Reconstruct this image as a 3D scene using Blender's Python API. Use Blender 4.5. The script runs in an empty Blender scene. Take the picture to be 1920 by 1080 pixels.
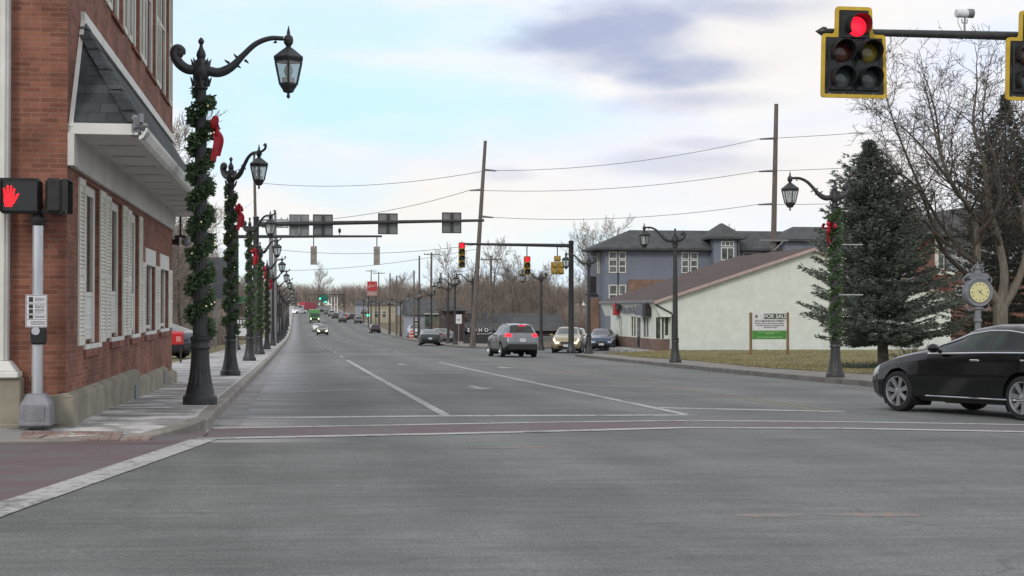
import bpy, bmesh, math, random
import numpy as np
from mathutils import Vector, Matrix

SC = bpy.context.scene
COL = SC.collection
R = math.radians
EYE = 1.2

# ------------------------------------------------------------------ camera
F = 2700.0
yaw = math.atan(402 / F)
pitch = math.atan(40 / math.hypot(F, 402))
fw = Vector((math.sin(yaw) * math.cos(pitch), math.cos(yaw) * math.cos(pitch), math.sin(pitch)))
rt = Vector((math.cos(yaw), -math.sin(yaw), 0))
up = rt.cross(fw)
cam_d = bpy.data.cameras.new("camera")
cam = bpy.data.objects.new("camera", cam_d)
COL.objects.link(cam)
cam_d.sensor_width = 36
cam_d.lens = 36 * F / 1920
cam_d.clip_start = 0.1
cam_d.clip_end = 6000
M = Matrix((rt, up, -fw)).transposed().to_4x4()
M.translation = Vector((0, 0, EYE))
cam.matrix_world = M
SC.camera = cam

# ------------------------------------------------------------------ sky and sun
SUN_EL, SUN_AZ = R(30), R(215)        # azimuth clockwise from +Y (down the street): behind and left of the camera
world = bpy.data.worlds.new("World")
SC.world = world
world.use_nodes = True
nt = world.node_tree
nt.nodes.clear()


def N(tree, typ, **kw):
    n = tree.nodes.new(typ)
    for k, v in kw.items():
        if k == 'inp':
            for a, b in v.items():
                n.inputs[a].default_value = b
        else:
            setattr(n, k, v)
    return n


def mth(tree, op, a, b=None, clamp=False):
    n = tree.nodes.new('ShaderNodeMath')
    n.operation = op
    n.use_clamp = clamp
    for i, v in enumerate((a, b)):
        if v is None:
            continue
        if isinstance(v, (int, float)):
            n.inputs[i].default_value = v
        else:
            tree.links.new(v, n.inputs[i])
    return n.outputs[0]


def maprange(tree, v, a, b, c=0.0, d=1.0, smooth=True):
    n = tree.nodes.new('ShaderNodeMapRange')
    n.interpolation_type = 'SMOOTHSTEP' if smooth else 'LINEAR'
    tree.links.new(v, n.inputs[0])
    for i, x in enumerate((a, b, c, d)):
        n.inputs[1 + i].default_value = x
    return n.outputs[0]


def mixc(tree, f, a, b):
    n = tree.nodes.new('ShaderNodeMix')
    n.data_type = 'RGBA'
    for sock, v in ((n.inputs[0], f), (n.inputs[6], a), (n.inputs[7], b)):
        if isinstance(v, (int, float)):
            sock.default_value = v
        elif isinstance(v, (tuple, list)):
            sock.default_value = (*v, 1) if len(v) == 3 else v
        else:
            tree.links.new(v, sock)
    return n.outputs[2]


def build_sky():
    t = nt
    tc = N(t, 'ShaderNodeTexCoord')
    sky = N(t, 'ShaderNodeTexSky', sky_type='NISHITA', sun_disc=False, sun_elevation=SUN_EL, sun_rotation=SUN_AZ)
    bg1 = N(t, 'ShaderNodeBackground', inp={'Strength': 0.10})
    t.links.new(sky.outputs[0], bg1.inputs[0])
    sep = N(t, 'ShaderNodeSeparateXYZ')
    t.links.new(tc.outputs['Generated'], sep.inputs[0])
    dx, dy, dz = sep.outputs
    # warp
    mp = N(t, 'ShaderNodeMapping', inp={'Scale': (5.0, 5.0, 13.0)})
    t.links.new(tc.outputs['Generated'], mp.inputs[0])
    n1 = N(t, 'ShaderNodeTexNoise', inp={'Scale': 1.0, 'Detail': 6.0, 'Roughness': 0.52})
    t.links.new(mp.outputs[0], n1.inputs['Vector'])
    mp2 = N(t, 'ShaderNodeMapping', inp={'Scale': (11.0, 11.0, 34.0), 'Location': (3.1, 1.7, 0.4)})
    t.links.new(tc.outputs['Generated'], mp2.inputs[0])
    n2 = N(t, 'ShaderNodeTexNoise', inp={'Scale': 1.0, 'Detail': 5.0, 'Roughness': 0.5})
    t.links.new(mp2.outputs[0], n2.inputs['Vector'])
    w1 = mth(t, 'SUBTRACT', n1.outputs[0], 0.5)
    w2 = mth(t, 'SUBTRACT', n2.outputs[0], 0.5)

    def blob(px, py, rx, ry, warp=1.0, soft=(1.25, 0.25)):
        v = fw * F + rt * (px - 960) - up * (py - 540)
        v.normalize()
        ex = mth(t, 'DIVIDE', mth(t, 'SUBTRACT', mth(t, 'DIVIDE', dx, mth(t, 'MAXIMUM', dy, 0.2)), v.x / v.y), rx / F)
        ez = mth(t, 'DIVIDE', mth(t, 'SUBTRACT', dz, v.z), ry / F)
        d = mth(t, 'SQRT', mth(t, 'ADD', mth(t, 'MULTIPLY', ex, ex), mth(t, 'MULTIPLY', ez, ez)))
        d = mth(t, 'ADD', d, mth(t, 'MULTIPLY', w1, 1.6 * warp))
        d = mth(t, 'ADD', d, mth(t, 'MULTIPLY', w2, 1.3 * warp))
        d = mth(t, 'ADD', d, mth(t, 'MULTIPLY', mth(t, 'LESS_THAN', dy, 0.2), 9.0))
        return maprange(t, d, soft[0], soft[1])

    def mx(*a):
        r = a[0]
        for b in a[1:]:
            r = mth(t, 'MAXIMUM', r, b)
        return r
    cream, lav, cyan, grey = (0.87, 0.85, 0.84), (0.76, 0.80, 0.93), (0.55, 0.83, 0.98), (0.40, 0.44, 0.60)
    # white-lavender cloud with cream towards the middle sky
    c = mixc(t, maprange(t, mth(t, 'ADD', n1.outputs[0], mth(t, 'MULTIPLY', w2, 0.5)), 0.40, 0.62), lav, cream)
    warm = mx(blob(820, 385, 620, 110, 0.8, (1.3, 0.1)), blob(1500, 330, 420, 120, 0.8, (1.3, 0.1)), blob(1480, 90, 300, 160, 0.8, (1.3, 0.1)))
    c = mixc(t, mth(t, 'MULTIPLY', warm, 0.75), c, (0.87, 0.81, 0.755))
    # blue openings
    blue = mx(blob(680, 185, 400, 95, 0.8, (1.4, 0.2)), mth(t, 'MULTIPLY', blob(560, 50, 460, 75, 0.8, (1.5, 0.2)), 0.7),
              mth(t, 'MULTIPLY', blob(620, 350, 160, 60, 1.2, (1.4, 0.1)), 0.45), mth(t, 'MULTIPLY', blob(1120, 455, 330, 40, 1.0, (1.4, 0.1)), 0.55),
              mth(t, 'MULTIPLY', blob(420, 230, 110, 130, 1.0, (1.4, 0.1)), 0.8))
    blue = mx(blue, mth(t, 'MULTIPLY', maprange(t, dz, 0.085, 0.0), 0.55))
    c = mixc(t, mth(t, 'MULTIPLY', blue, 0.9), c, cyan)
    # low yellowish-white band at the horizon
    low = maprange(t, mth(t, 'ABSOLUTE', dz), 0.03, 0.0)
    c = mixc(t, mth(t, 'MULTIPLY', low, 0.7), c, (0.85, 0.87, 0.74))
    # lavender-grey clouds
    g = mx(blob(1180, 78, 240, 84, 0.8, (1.14, 0.42)), blob(1290, 128, 220, 52, 0.85, (1.18, 0.35)), mth(t, 'MULTIPLY', blob(1030, 84, 130, 26, 0.8, (1.3, 0.2)), 0.75),
           mth(t, 'MULTIPLY', blob(1330, 186, 190, 28, 0.9, (1.3, 0.2)), 0.7), mth(t, 'MULTIPLY', blob(1400, 14, 260, 34, 0.9, (1.3, 0.2)), 0.75),
           mth(t, 'MULTIPLY', blob(1275, 308, 220, 26, 1.0), 0.5), mth(t, 'MULTIPLY', blob(1330, 270, 90, 14, 1.0), 0.4), mth(t, 'MULTIPLY', blob(950, 328, 60, 14, 1.0), 0.3))
    c = mixc(t, mth(t, 'MULTIPLY', g, maprange(t, n2.outputs[0], 0.35, 0.62, 1.0, 0.72)), c, grey)
    bg2 = N(t, 'ShaderNodeBackground', inp={'Strength': 1.1})
    t.links.new(c, bg2.inputs[0])
    mix = N(t, 'ShaderNodeMixShader')
    mix.inputs[0].default_value = 0.93
    t.links.new(bg1.outputs[0], mix.inputs[1])
    t.links.new(bg2.outputs[0], mix.inputs[2])
    out = N(t, 'ShaderNodeOutputWorld')
    t.links.new(mix.outputs[0], out.inputs[0])


build_sky()
sun_d = bpy.data.lights.new("sun", 'SUN')
sun_d.energy = 1.15
sun_d.angle = R(14)
sun_d.color = (1.0, 0.93, 0.82)
sun = bpy.data.objects.new("sun", sun_d)
COL.objects.link(sun)
sun.rotation_euler = Vector((math.sin(SUN_AZ) * math.cos(SUN_EL), math.cos(SUN_AZ) * math.cos(SUN_EL), math.sin(SUN_EL))).to_track_quat("Z", "Y").to_euler()
SC.view_settings.view_transform = 'Standard'
SC.view_settings.look = 'None'
SC.view_settings.exposure = 0.1
SC.view_settings.gamma = 1.0
SC.view_settings.use_curve_mapping = False
SC.cycles.use_denoising = True
SC.cycles.max_bounces = 6
SC.cycles.transparent_max_bounces = 12

# ------------------------------------------------------------------ terrain height
_HT = [(-400, 2), (-60, -.4), (0, -1.17), (20, -1.5), (52, -2.03), (72, -2.33), (110, -2.85), (150, -3.4), (200, -3.95), (245, -4.1), (290, -3.6),
       (330, -2.9), (420, -1.8), (500, -.9), (700, 1.2), (1000, 3), (3000, 6)]
_TY = np.concatenate([np.arange(-60, 160, 2.0), np.arange(160, 700, 10.0), np.arange(700, 3001, 100.0)])
_TH = np.array([np.mean(np.interp(np.linspace(y - 12, y + 12, 9), [a for a, b in _HT], [b for a, b in _HT])) if 30 < y < 650 else
                np.interp(y, [a for a, b in _HT], [b for a, b in _HT]) for y in _TY])
_TC = np.interp(_TY, [0, 45, 100], [.0125, .0125, .006])


def zr(X, Y):
    return EYE + float(np.interp(Y, _TY, _TH)) - float(np.interp(Y, _TY, _TC)) * (min(max(X, -3), 16) + 1)


# ------------------------------------------------------------------ helpers
class MB:
    def __init__(s):
        s.v, s.f, s.m = [], [], []
        s.mi = 0

    def add(s, vs, fs):
        b = len(s.v)
        s.v.extend([tuple(p) for p in vs])
        s.f.extend([tuple(i + b for i in q) for q in fs])
        s.m.extend([s.mi] * len(fs))

    def face(s, *pts):
        s.add(pts, [tuple(range(len(pts)))])

    def box(s, c, d, rz=0.0, rx=0.0):
        hx, hy, hz = d[0] / 2, d[1] / 2, d[2] / 2
        vs = [Vector((x * hx, y * hy, z * hz)) for z in (-1, 1) for y in (-1, 1) for x in (-1, 1)]
        m = Matrix.Rotation(rz, 3, 'Z') @ Matrix.Rotation(rx, 3, 'X')
        vs = [m @ v + Vector(c) for v in vs]
        s.add(vs, [(0, 2, 3, 1), (4, 5, 7, 6), (0, 1, 5, 4), (2, 6, 7, 3), (0, 4, 6, 2), (1, 3, 7, 5)])

    def bx(s, x0, x1, y0, y1, z0, z1):
        s.box(((x0 + x1) / 2, (y0 + y1) / 2, (z0 + z1) / 2), (abs(x1 - x0), abs(y1 - y0), abs(z1 - z0)))

    def tube(s, pts, r, n=8, cap=True):
        pts = [Vector(p) for p in pts]
        k = len(pts)
        rs = r if isinstance(r, (list, tuple)) else [r] * k
        t0 = (pts[1] - pts[0]).normalized()
        a = t0.orthogonal().normalized()
        base = len(s.v)
        for i, p in enumerate(pts):
            t = (pts[min(i + 1, k - 1)] - pts[max(i - 1, 0)])
            t = t.normalized() if t.length > 1e-9 else t0
            a = (a - t * a.dot(t))
            a = a.normalized() if a.length > 1e-6 else t.orthogonal().normalized()
            b = t.cross(a)
            for j in range(n):
                q = 2 * math.pi * j / n
                s.v.append(tuple(p + (a * math.cos(q) + b * math.sin(q)) * rs[i]))
        for i in range(k - 1):
            for j in range(n):
                s.f.append((base + i * n + j, base + i * n + (j + 1) % n, base + (i + 1) * n + (j + 1) % n, base + (i + 1) * n + j))
                s.m.append(s.mi)
        if cap:
            s.f.append(tuple(base + j for j in range(n))[::-1])
            s.f.append(tuple(base + (k - 1) * n + j for j in range(n)))
            s.m += [s.mi, s.mi]

    def lathe(s, prof, n=16, c=(0, 0, 0), axis='z', flute=0.0, fl=(0, 0), rot=0.0, caps=True):
        base = len(s.v)
        for (r, z) in prof:
            for j in range(n):
                q = 2 * math.pi * j / n + rot
                rr = r
                if flute and fl[0] <= z <= fl[1] and j % 2:
                    rr = r * (1 - flute)
                x, y = rr * math.cos(q), rr * math.sin(q)
                p = {'z': (x, y, z), 'y': (x, z, y), 'x': (z, x, y)}[axis]
                s.v.append((p[0] + c[0], p[1] + c[1], p[2] + c[2]))
        k = len(prof)
        for i in range(k - 1):
            for j in range(n):
                s.f.append((base + i * n + j, base + i * n + (j + 1) % n, base + (i + 1) * n + (j + 1) % n, base + (i + 1) * n + j))
                s.m.append(s.mi)
        if caps:
            s.f.append(tuple(base + j for j in range(n))[::-1])
            s.f.append(tuple(base + (k - 1) * n + j for j in range(n)))
            s.m += [s.mi, s.mi]

    def prism(s, poly, vec):
        k = len(poly)
        a = [Vector(p) for p in poly]
        b = [p + Vector(vec) for p in a]
        s.add(a + b, [tuple(range(k))[::-1], tuple(range(k, 2 * k))] + [(i, (i + 1) % k, k + (i + 1) % k, k + i) for i in range(k)])

    def sphere(s, c, r, n=10, m=6):
        prof = [(max(1e-4, r[0] * math.sin(math.pi * i / m)), -r[2] * math.cos(math.pi * i / m)) for i in range(m + 1)] if isinstance(r, tuple) else \
               [(max(1e-4, r * math.sin(math.pi * i / m)), -r * math.cos(math.pi * i / m)) for i in range(m + 1)]
        s.lathe(prof, n, c)

    def build(s, name, mats, parent=None, world=False, smooth=True, angle=35, bevel=0.0):
        me = bpy.data.meshes.new(name)
        vs = s.v
        if world and parent is not None:
            l = parent['_loc'] if '_loc' in parent else parent.location
            vs = [(p[0] - l[0], p[1] - l[1], p[2] - l[2]) for p in vs]
        me.from_pydata(vs, [], s.f)
        if not isinstance(mats, (list, tuple)):
            mats = [mats]
        for m in mats:
            me.materials.append(m)
        if len(mats) > 1:
            me.polygons.foreach_set('material_index', s.m)
        if bevel:
            bm = bmesh.new()
            bm.from_mesh(me)
            bmesh.ops.recalc_face_normals(bm, faces=bm.faces)
            ed = [e for e in bm.edges if len(e.link_faces) == 2 and e.calc_face_angle(0) > R(30)]
            bmesh.ops.bevel(bm, geom=ed, offset=bevel, segments=1, affect='EDGES', profile=0.5, clamp_overlap=True)
            bm.to_mesh(me)
            bm.free()
        if smooth:
            me.polygons.foreach_set('use_smooth', [True] * len(me.polygons))
            me.set_sharp_from_angle(angle=R(angle))
        me.update()
        return link(name, me, parent)


def link(name, me, parent=None):
    o = bpy.data.objects.new(name, me)
    COL.objects.link(o)
    if parent is not None:
        o.parent = parent
    return o


def tag(o, label=None, cat=None, group=None, kind=None):
    for k, v in (('label', label), ('category', cat), ('group', group), ('kind', kind)):
        if v:
            o[k] = v
    return o


def thing(name, label, cat, loc=(0, 0, 0), rz=0.0, group=None):
    o = bpy.data.objects.new(name, None)
    COL.objects.link(o)
    o.location = loc
    o.rotation_euler = (0, 0, rz)
    o.empty_display_size = 0.2
    return tag(o, label, cat, group)


def copy_tree(o, parent=None):
    kids = [k for k in o.children]
    c = o.copy()
    COL.objects.link(c)
    if parent is not None:
        c.parent = parent
    for k in kids:
        copy_tree(k, c)
    return c


def text(s, size, m, parent, loc, rot=(R(90), 0, 0), name='lettering', ext=0.004, align='CENTER', bold=0.0, space=1.0):
    cu = bpy.data.curves.new('t', 'FONT')
    cu.body = s
    cu.size = size
    cu.extrude = ext
    cu.align_x = align
    cu.align_y = 'CENTER'
    cu.offset = bold
    cu.space_character = space
    cu.resolution_u = 3
    ob = bpy.data.objects.new('t', cu)
    COL.objects.link(ob)
    bpy.context.view_layer.update()
    me = bpy.data.meshes.new_from_object(ob.evaluated_get(bpy.context.evaluated_depsgraph_get()))
    bpy.data.objects.remove(ob)
    bpy.data.curves.remove(cu)
    me.materials.clear()
    me.materials.append(m)
    o = link(name, me, parent)
    o.location = loc
    o.rotation_euler = rot
    return o


# ------------------------------------------------------------------ materials
def pr(name, rough=0.6, metal=0.0, spec=0.5):
    m = bpy.data.materials.new(name)
    m.use_nodes = True
    b = m.node_tree.nodes['Principled BSDF']
    b.inputs['Roughness'].default_value = rough
    b.inputs['Metallic'].default_value = metal
    b.inputs['Specular IOR Level'].default_value = spec
    return m, m.node_tree, b


def mat(name, c, c2=None, scale=6.0, rough=0.6, metal=0.0, bump=0.0, bscale=None, spec=0.4, stretch=(1, 1, 1), detail=5.0, lo=0.35, hi=0.65, coat=0.0):
    m, t, b = pr(name, rough, metal, spec)
    c2 = c2 or tuple(x * 0.8 for x in c)
    tc = N(t, 'ShaderNodeTexCoord')
    mp = N(t, 'ShaderNodeMapping', inp={'Scale': stretch})
    t.links.new(tc.outputs['Object'], mp.inputs[0])
    n = N(t, 'ShaderNodeTexNoise', inp={'Scale': scale, 'Detail': detail, 'Roughness': 0.6})
    t.links.new(mp.outputs[0], n.inputs['Vector'])
    t.links.new(mixc(t, maprange(t, n.outputs[0], lo, hi), c, c2), b.inputs['Base Color'])
    if coat:
        b.inputs['Coat Weight'].default_value = coat
        b.inputs['Coat Roughness'].default_value = 0.06
    if bump:
        n2 = N(t, 'ShaderNodeTexNoise', inp={'Scale': bscale or scale * 6, 'Detail': 4.0})
        t.links.new(mp.outputs[0], n2.inputs['Vector'])
        bp = N(t, 'ShaderNodeBump', inp={'Strength': bump, 'Distance': 0.02})
        t.links.new(n2.outputs[0], bp.inputs['Height'])
        t.links.new(bp.outputs[0], b.inputs['Normal'])
    return m


def emit(name, c, strength, base=None):
    m, t, b = pr(name, 0.4)
    b.inputs['Base Color'].default_value = (*(base or c), 1)
    b.inputs['Emission Color'].default_value = (*c, 1)
    b.inputs['Emission Strength'].default_value = strength
    return m


def wallcoords(t):
    tc = N(t, 'ShaderNodeTexCoord')
    ge = N(t, 'ShaderNodeNewGeometry')
    s1 = N(t, 'ShaderNodeSeparateXYZ')
    t.links.new(tc.outputs['Object'], s1.inputs[0])
    s2 = N(t, 'ShaderNodeSeparateXYZ')
    t.links.new(ge.outputs['True Normal'], s2.inputs[0])
    ax, ay = mth(t, 'ABSOLUTE', s2.outputs[0]), mth(t, 'ABSOLUTE', s2.outputs[1])
    u = mth(t, 'ADD', mth(t, 'MULTIPLY', s1.outputs[1], mth(t, 'GREATER_THAN', ax, ay)), mth(t, 'MULTIPLY', s1.outputs[0], mth(t, 'LESS_THAN', ax, ay)))
    cb = N(t, 'ShaderNodeCombineXYZ')
    t.links.new(u, cb.inputs[0])
    t.links.new(s1.outputs[2], cb.inputs[1])
    return tc, cb.outputs[0]


def brick(name, a, b_, mo, w=0.215, h=0.0677, mort=0.010, rough=0.85, bump=0.5, off=0.5, var=0.25):
    m, t, b = pr(name, rough, 0, 0.25)
    tc, uv = wallcoords(t)
    br = N(t, 'ShaderNodeTexBrick', offset=off, inp={'Color1': (*a, 1), 'Color2': (*b_, 1), 'Mortar': (*mo, 1), 'Scale': 1.0, 'Mortar Size': mort,
                                             'Mortar Smooth': 0.2, 'Bias': 0.0, 'Brick Width': w, 'Row Height': h})
    t.links.new(uv, br.inputs['Vector'])
    n = N(t, 'ShaderNodeTexNoise', inp={'Scale': 1.3, 'Detail': 6.0, 'Roughness': 0.65})
    t.links.new(tc.outputs['Object'], n.inputs['Vector'])
    f = maprange(t, n.outputs[0], 0.3, 0.72, 1 - var, 1 + var * 0.8)
    mul = N(t, 'ShaderNodeVectorMath', operation='SCALE')
    t.links.new(br.outputs['Color'], mul.inputs[0])
    t.links.new(f, mul.inputs['Scale'])
    t.links.new(mul.outputs[0], b.inputs['Base Color'])
    bp = N(t, 'ShaderNodeBump', inp={'Strength': bump, 'Distance': 0.01})
    inv = mth(t, 'SUBTRACT', 1.0, br.outputs['Fac'])
    t.links.new(inv, bp.inputs['Height'])
    t.links.new(bp.outputs[0], b.inputs['Normal'])
    return m


def glassy(name, tint=(0.02, 0.025, 0.028), rough=0.05, var=None):
    m, t, b = pr(name, rough, 0, 0.6)
    b.inputs['Base Color'].default_value = (*tint, 1)
    if var:
        tc = N(t, 'ShaderNodeTexCoord')
        n = N(t, 'ShaderNodeTexNoise', inp={'Scale': 1.7, 'Detail': 3.0})
        t.links.new(tc.outputs['Object'], n.inputs['Vector'])
        t.links.new(mixc(t, maprange(t, n.outputs[0], 0.4, 0.6), tint, var), b.inputs['Base Color'])
    return m


def clear_glass(name, tint=(0.8, 0.85, 0.85), opac=0.35, base=(0.6, 0.62, 0.62)):
    m = bpy.data.materials.new(name)
    m.use_nodes = True
    t = m.node_tree
    b = t.nodes['Principled BSDF']
    b.inputs['Base Color'].default_value = (*base, 1)
    b.inputs['Roughness'].default_value = 0.08
    tr = N(t, 'ShaderNodeBsdfTransparent', inp={'Color': (*tint, 1)})
    mx = N(t, 'ShaderNodeMixShader')
    mx.inputs[0].default_value = opac
    t.links.new(tr.outputs[0], mx.inputs[1])
    t.links.new(b.outputs[0], mx.inputs[2])
    t.links.new(mx.outputs[0], t.nodes['Material Output'].inputs[0])
    return m


def asphalt(name, c1, c2, dusty=False):
    m, t, b = pr(name, 0.85, 0, 0.3)
    tc = N(t, 'ShaderNodeTexCoord')
    ob = tc.outputs['Object']
    mp = N(t, 'ShaderNodeMapping', inp={'Scale': (1.0, 0.12, 1.0)})
    t.links.new(ob, mp.inputs[0])
    ns = N(t, 'ShaderNodeTexNoise', inp={'Scale': 0.9, 'Detail': 5.0, 'Roughness': 0.6})
    t.links.new(mp.outputs[0], ns.inputs['Vector'])
    mp3 = N(t, 'ShaderNodeMapping', inp={'Scale': (0.16, 1.0, 1.0)})
    t.links.new(ob, mp3.inputs[0])
    nc = N(t, 'ShaderNodeTexNoise', inp={'Scale': 1.1, 'Detail': 6.0, 'Roughness': 0.65})
    t.links.new(mp3.outputs[0], nc.inputs['Vector'])
    nb = N(t, 'ShaderNodeTexNoise', inp={'Scale': 0.35, 'Detail': 6.0, 'Roughness': 0.6})
    t.links.new(ob, nb.inputs['Vector'])
    nf = N(t, 'ShaderNodeTexNoise', inp={'Scale': 55.0, 'Detail': 3.0, 'Roughness': 0.7})
    t.links.new(ob, nf.inputs['Vector'])
    f = mth(t, 'ADD', mth(t, 'MULTIPLY', ns.outputs[0], 0.35), mth(t, 'ADD', mth(t, 'MULTIPLY', nc.outputs[0], 0.25), mth(t, 'MULTIPLY', nb.outputs[0], 0.4)))
    c = mixc(t, maprange(t, f, 0.38, 0.62), c1, c2)
    nm = N(t, 'ShaderNodeTexNoise', inp={'Scale': 7.0, 'Detail': 6.0, 'Roughness': 0.75})
    t.links.new(mp3.outputs[0], nm.inputs['Vector'])
    fine = mth(t, 'MULTIPLY', maprange(t, nf.outputs[0], 0.3, 0.7, 0.70, 1.28), maprange(t, nm.outputs[0], 0.32, 0.66, 0.84, 1.13))
    sc = N(t, 'ShaderNodeVectorMath', operation='SCALE')
    t.links.new(c, sc.inputs[0])
    t.links.new(fine, sc.inputs['Scale'])
    c = sc.outputs[0]
    # cracks
    wv = N(t, 'ShaderNodeTexNoise', inp={'Scale': 1.2, 'Detail': 4.0})
    t.links.new(ob, wv.inputs['Vector'])
    va = N(t, 'ShaderNodeVectorMath', operation='MULTIPLY_ADD')
    t.links.new(wv.outputs['Color'], va.inputs[0])
    va.inputs[1].default_value = (1.1, 1.1, 0)
    t.links.new(ob, va.inputs[2])
    vo = N(t, 'ShaderNodeTexVoronoi', feature='DISTANCE_TO_EDGE', inp={'Scale': 0.32})
    t.links.new(va.outputs[0], vo.inputs['Vector'])
    cr = mth(t, 'MULTIPLY', maprange(t, vo.outputs[0], 0.006, 0.0), maprange(t, nb.outputs[0], 0.48, 0.6))
    c = mixc(t, mth(t, 'MULTIPLY', cr, 0.38), c, tuple(x * 0.35 for x in c1))
    if dusty:
        sp = N(t, 'ShaderNodeSeparateXYZ')
        t.links.new(ob, sp.inputs[0])
        ed = mth(t, 'ADD', sp.outputs[0], mth(t, 'MULTIPLY', mth(t, 'SUBTRACT', nb.outputs[0], 0.5), 1.6))
        sal = mth(t, 'MULTIPLY', maprange(t, ed, 0.7, -0.7), maprange(t, nc.outputs[0], 0.35, 0.65, 0.45, 1.0))
        c = mixc(t, mth(t, 'MULTIPLY', sal, 0.75), c, (0.40, 0.39, 0.40))
        # darker worn wheel tracks
        for x0 in (0.55, 3.9, 7.2, 10.6):
            dd = mth(t, 'ABSOLUTE', mth(t, 'SUBTRACT', sp.outputs[0], x0))
            tr = mth(t, 'MULTIPLY', maprange(t, dd, 1.25, 0.1), maprange(t, ns.outputs[0], 0.3, 0.65))
            c = mixc(t, mth(t, 'MULTIPLY', tr, 0.36), c, tuple(x * 0.55 for x in c1))
    t.links.new(c, b.inputs['Base Color'])
    bp = N(t, 'ShaderNodeBump', inp={'Strength': 0.35, 'Distance': 0.008})
    t.links.new(nf.outputs[0], bp.inputs['Height'])
    t.links.new(bp.outputs[0], b.inputs['Normal'])
    return m


def paintmat(name, c, under, keep=0.62, scale=9.0):
    """worn road paint: under shows through"""
    m, t, b = pr(name, 0.8, 0, 0.3)
    tc = N(t, 'ShaderNodeTexCoord')
    n = N(t, 'ShaderNodeTexNoise', inp={'Scale': scale, 'Detail': 7.0, 'Roughness': 0.7})
    t.links.new(tc.outputs['Object'], n.inputs['Vector'])
    n2 = N(t, 'ShaderNodeTexNoise', inp={'Scale': 0.8, 'Detail': 3.0})
    t.links.new(tc.outputs['Object'], n2.inputs['Vector'])
    v = mth(t, 'ADD', n.outputs[0], mth(t, 'MULTIPLY', mth(t, 'SUBTRACT', n2.outputs[0], 0.5), 0.5))
    t.links.new(mixc(t, maprange(t, v, keep - 0.12, keep + 0.12), c, under), b.inputs['Base Color'])
    return m


ASPH1, ASPH2 = (0.122, 0.128, 0.121), (0.192, 0.198, 0.189)
m_road = asphalt('asphalt_road', ASPH1, ASPH2, True)
m_cross = asphalt('asphalt_crossing', (0.118, 0.125, 0.117), (0.182, 0.189, 0.179))
m_lot = asphalt('asphalt_lot', (0.14, 0.14, 0.14), (0.19, 0.19, 0.19))
m_white_paint = paintmat('road_paint_white', (0.44, 0.44, 0.42), (0.19, 0.19, 0.185), 0.565)
m_faded_paint = paintmat('road_paint_faded', (0.42, 0.42, 0.41), (0.21, 0.21, 0.21), 0.54)
m_yellow_paint = paintmat('road_paint_yellow', (0.27, 0.235, 0.13), (0.18, 0.18, 0.17), 0.52)
m_redcross = paintmat('red_crosswalk_surface', (0.148, 0.108, 0.114), (0.148, 0.136, 0.136), 0.54, 1.6)
m_redworn = paintmat('red_crosswalk_worn', (0.150, 0.122, 0.124), (0.148, 0.146, 0.142), 0.46, 1.2)
m_redchip = paintmat('red_utility_paint', (0.34, 0.185, 0.155), (0.195, 0.19, 0.18), 0.45, 9.0)
m_tactile = mat('tactile_red', (0.24, 0.145, 0.125), (0.30, 0.25, 0.22), 5, 0.85, bump=0.3)
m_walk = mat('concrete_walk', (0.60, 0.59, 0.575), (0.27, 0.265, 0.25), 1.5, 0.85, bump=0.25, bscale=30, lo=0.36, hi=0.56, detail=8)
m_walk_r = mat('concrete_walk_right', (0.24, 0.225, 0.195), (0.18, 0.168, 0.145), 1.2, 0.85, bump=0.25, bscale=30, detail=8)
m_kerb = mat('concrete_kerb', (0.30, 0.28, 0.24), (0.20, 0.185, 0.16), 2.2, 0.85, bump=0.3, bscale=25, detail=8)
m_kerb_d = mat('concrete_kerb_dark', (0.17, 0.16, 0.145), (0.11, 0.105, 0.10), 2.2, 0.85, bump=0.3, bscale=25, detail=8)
m_joint = mat('salt_joint', (0.68, 0.67, 0.65), (0.4, 0.4, 0.38), 4, 0.9)
m_ground = mat('winter_ground', (0.165, 0.125, 0.07), (0.10, 0.082, 0.052), 0.5, 0.95, bump=0.4, bscale=8, detail=9)
m_lawn = mat('dormant_lawn', (0.225, 0.19, 0.088), (0.135, 0.122, 0.06), 0.8, 0.95, bump=0.6, bscale=24, detail=10)
m_brick = brick('red_brick', (0.275, 0.115, 0.076), (0.175, 0.072, 0.048), (0.25, 0.15, 0.115), w=0.20, h=0.0575, mort=0.006, var=0.36)
m_plinth = mat('plinth_concrete', (0.30, 0.28, 0.215), (0.21, 0.195, 0.15), 1.8, 0.88, bump=0.2, bscale=20, detail=8)
m_wtrim = mat('white_trim', (0.73, 0.73, 0.68), (0.63, 0.63, 0.58), 2.5, 0.6, bump=0.05)
m_wtrim2 = mat('cream_shutter', (0.72, 0.71, 0.63), (0.63, 0.62, 0.54), 3, 0.65)
m_soffit = mat('soffit_boards', (0.62, 0.60, 0.56), (0.54, 0.525, 0.49), 1.2, 0.7)
m_shingle = brick('slate_shingle', (0.092, 0.105, 0.105), (0.050, 0.060, 0.062), (0.045, 0.052, 0.054), w=0.21, h=0.12, mort=0.004, bump=0.6, var=0.35, off=0.37)
m_pane = glassy('window_pane', (0.035, 0.035, 0.03), 0.08, (0.10, 0.095, 0.08))
m_iron = mat('black_iron', (0.016, 0.017, 0.018), (0.026, 0.026, 0.027), 9, 0.42, spec=0.5, bump=0.08)
m_iron_g = mat('weathered_iron', (0.040, 0.040, 0.042), (0.024, 0.025, 0.026), 7, 0.5, spec=0.5, bump=0.08)
m_lglass = clear_glass('lantern_glass')
m_bulb = mat('lamp_bulb', (0.8, 0.78, 0.72), (0.7, 0.7, 0.66), 5, 0.4)
m_needle = mat('garland_needles', (0.065, 0.125, 0.058), (0.145, 0.20, 0.105), 11, 0.75, lo=0.3, hi=0.7)
m_bow = mat('red_ribbon', (0.46, 0.012, 0.025), (0.33, 0.008, 0.018), 7, 0.5)
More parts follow.
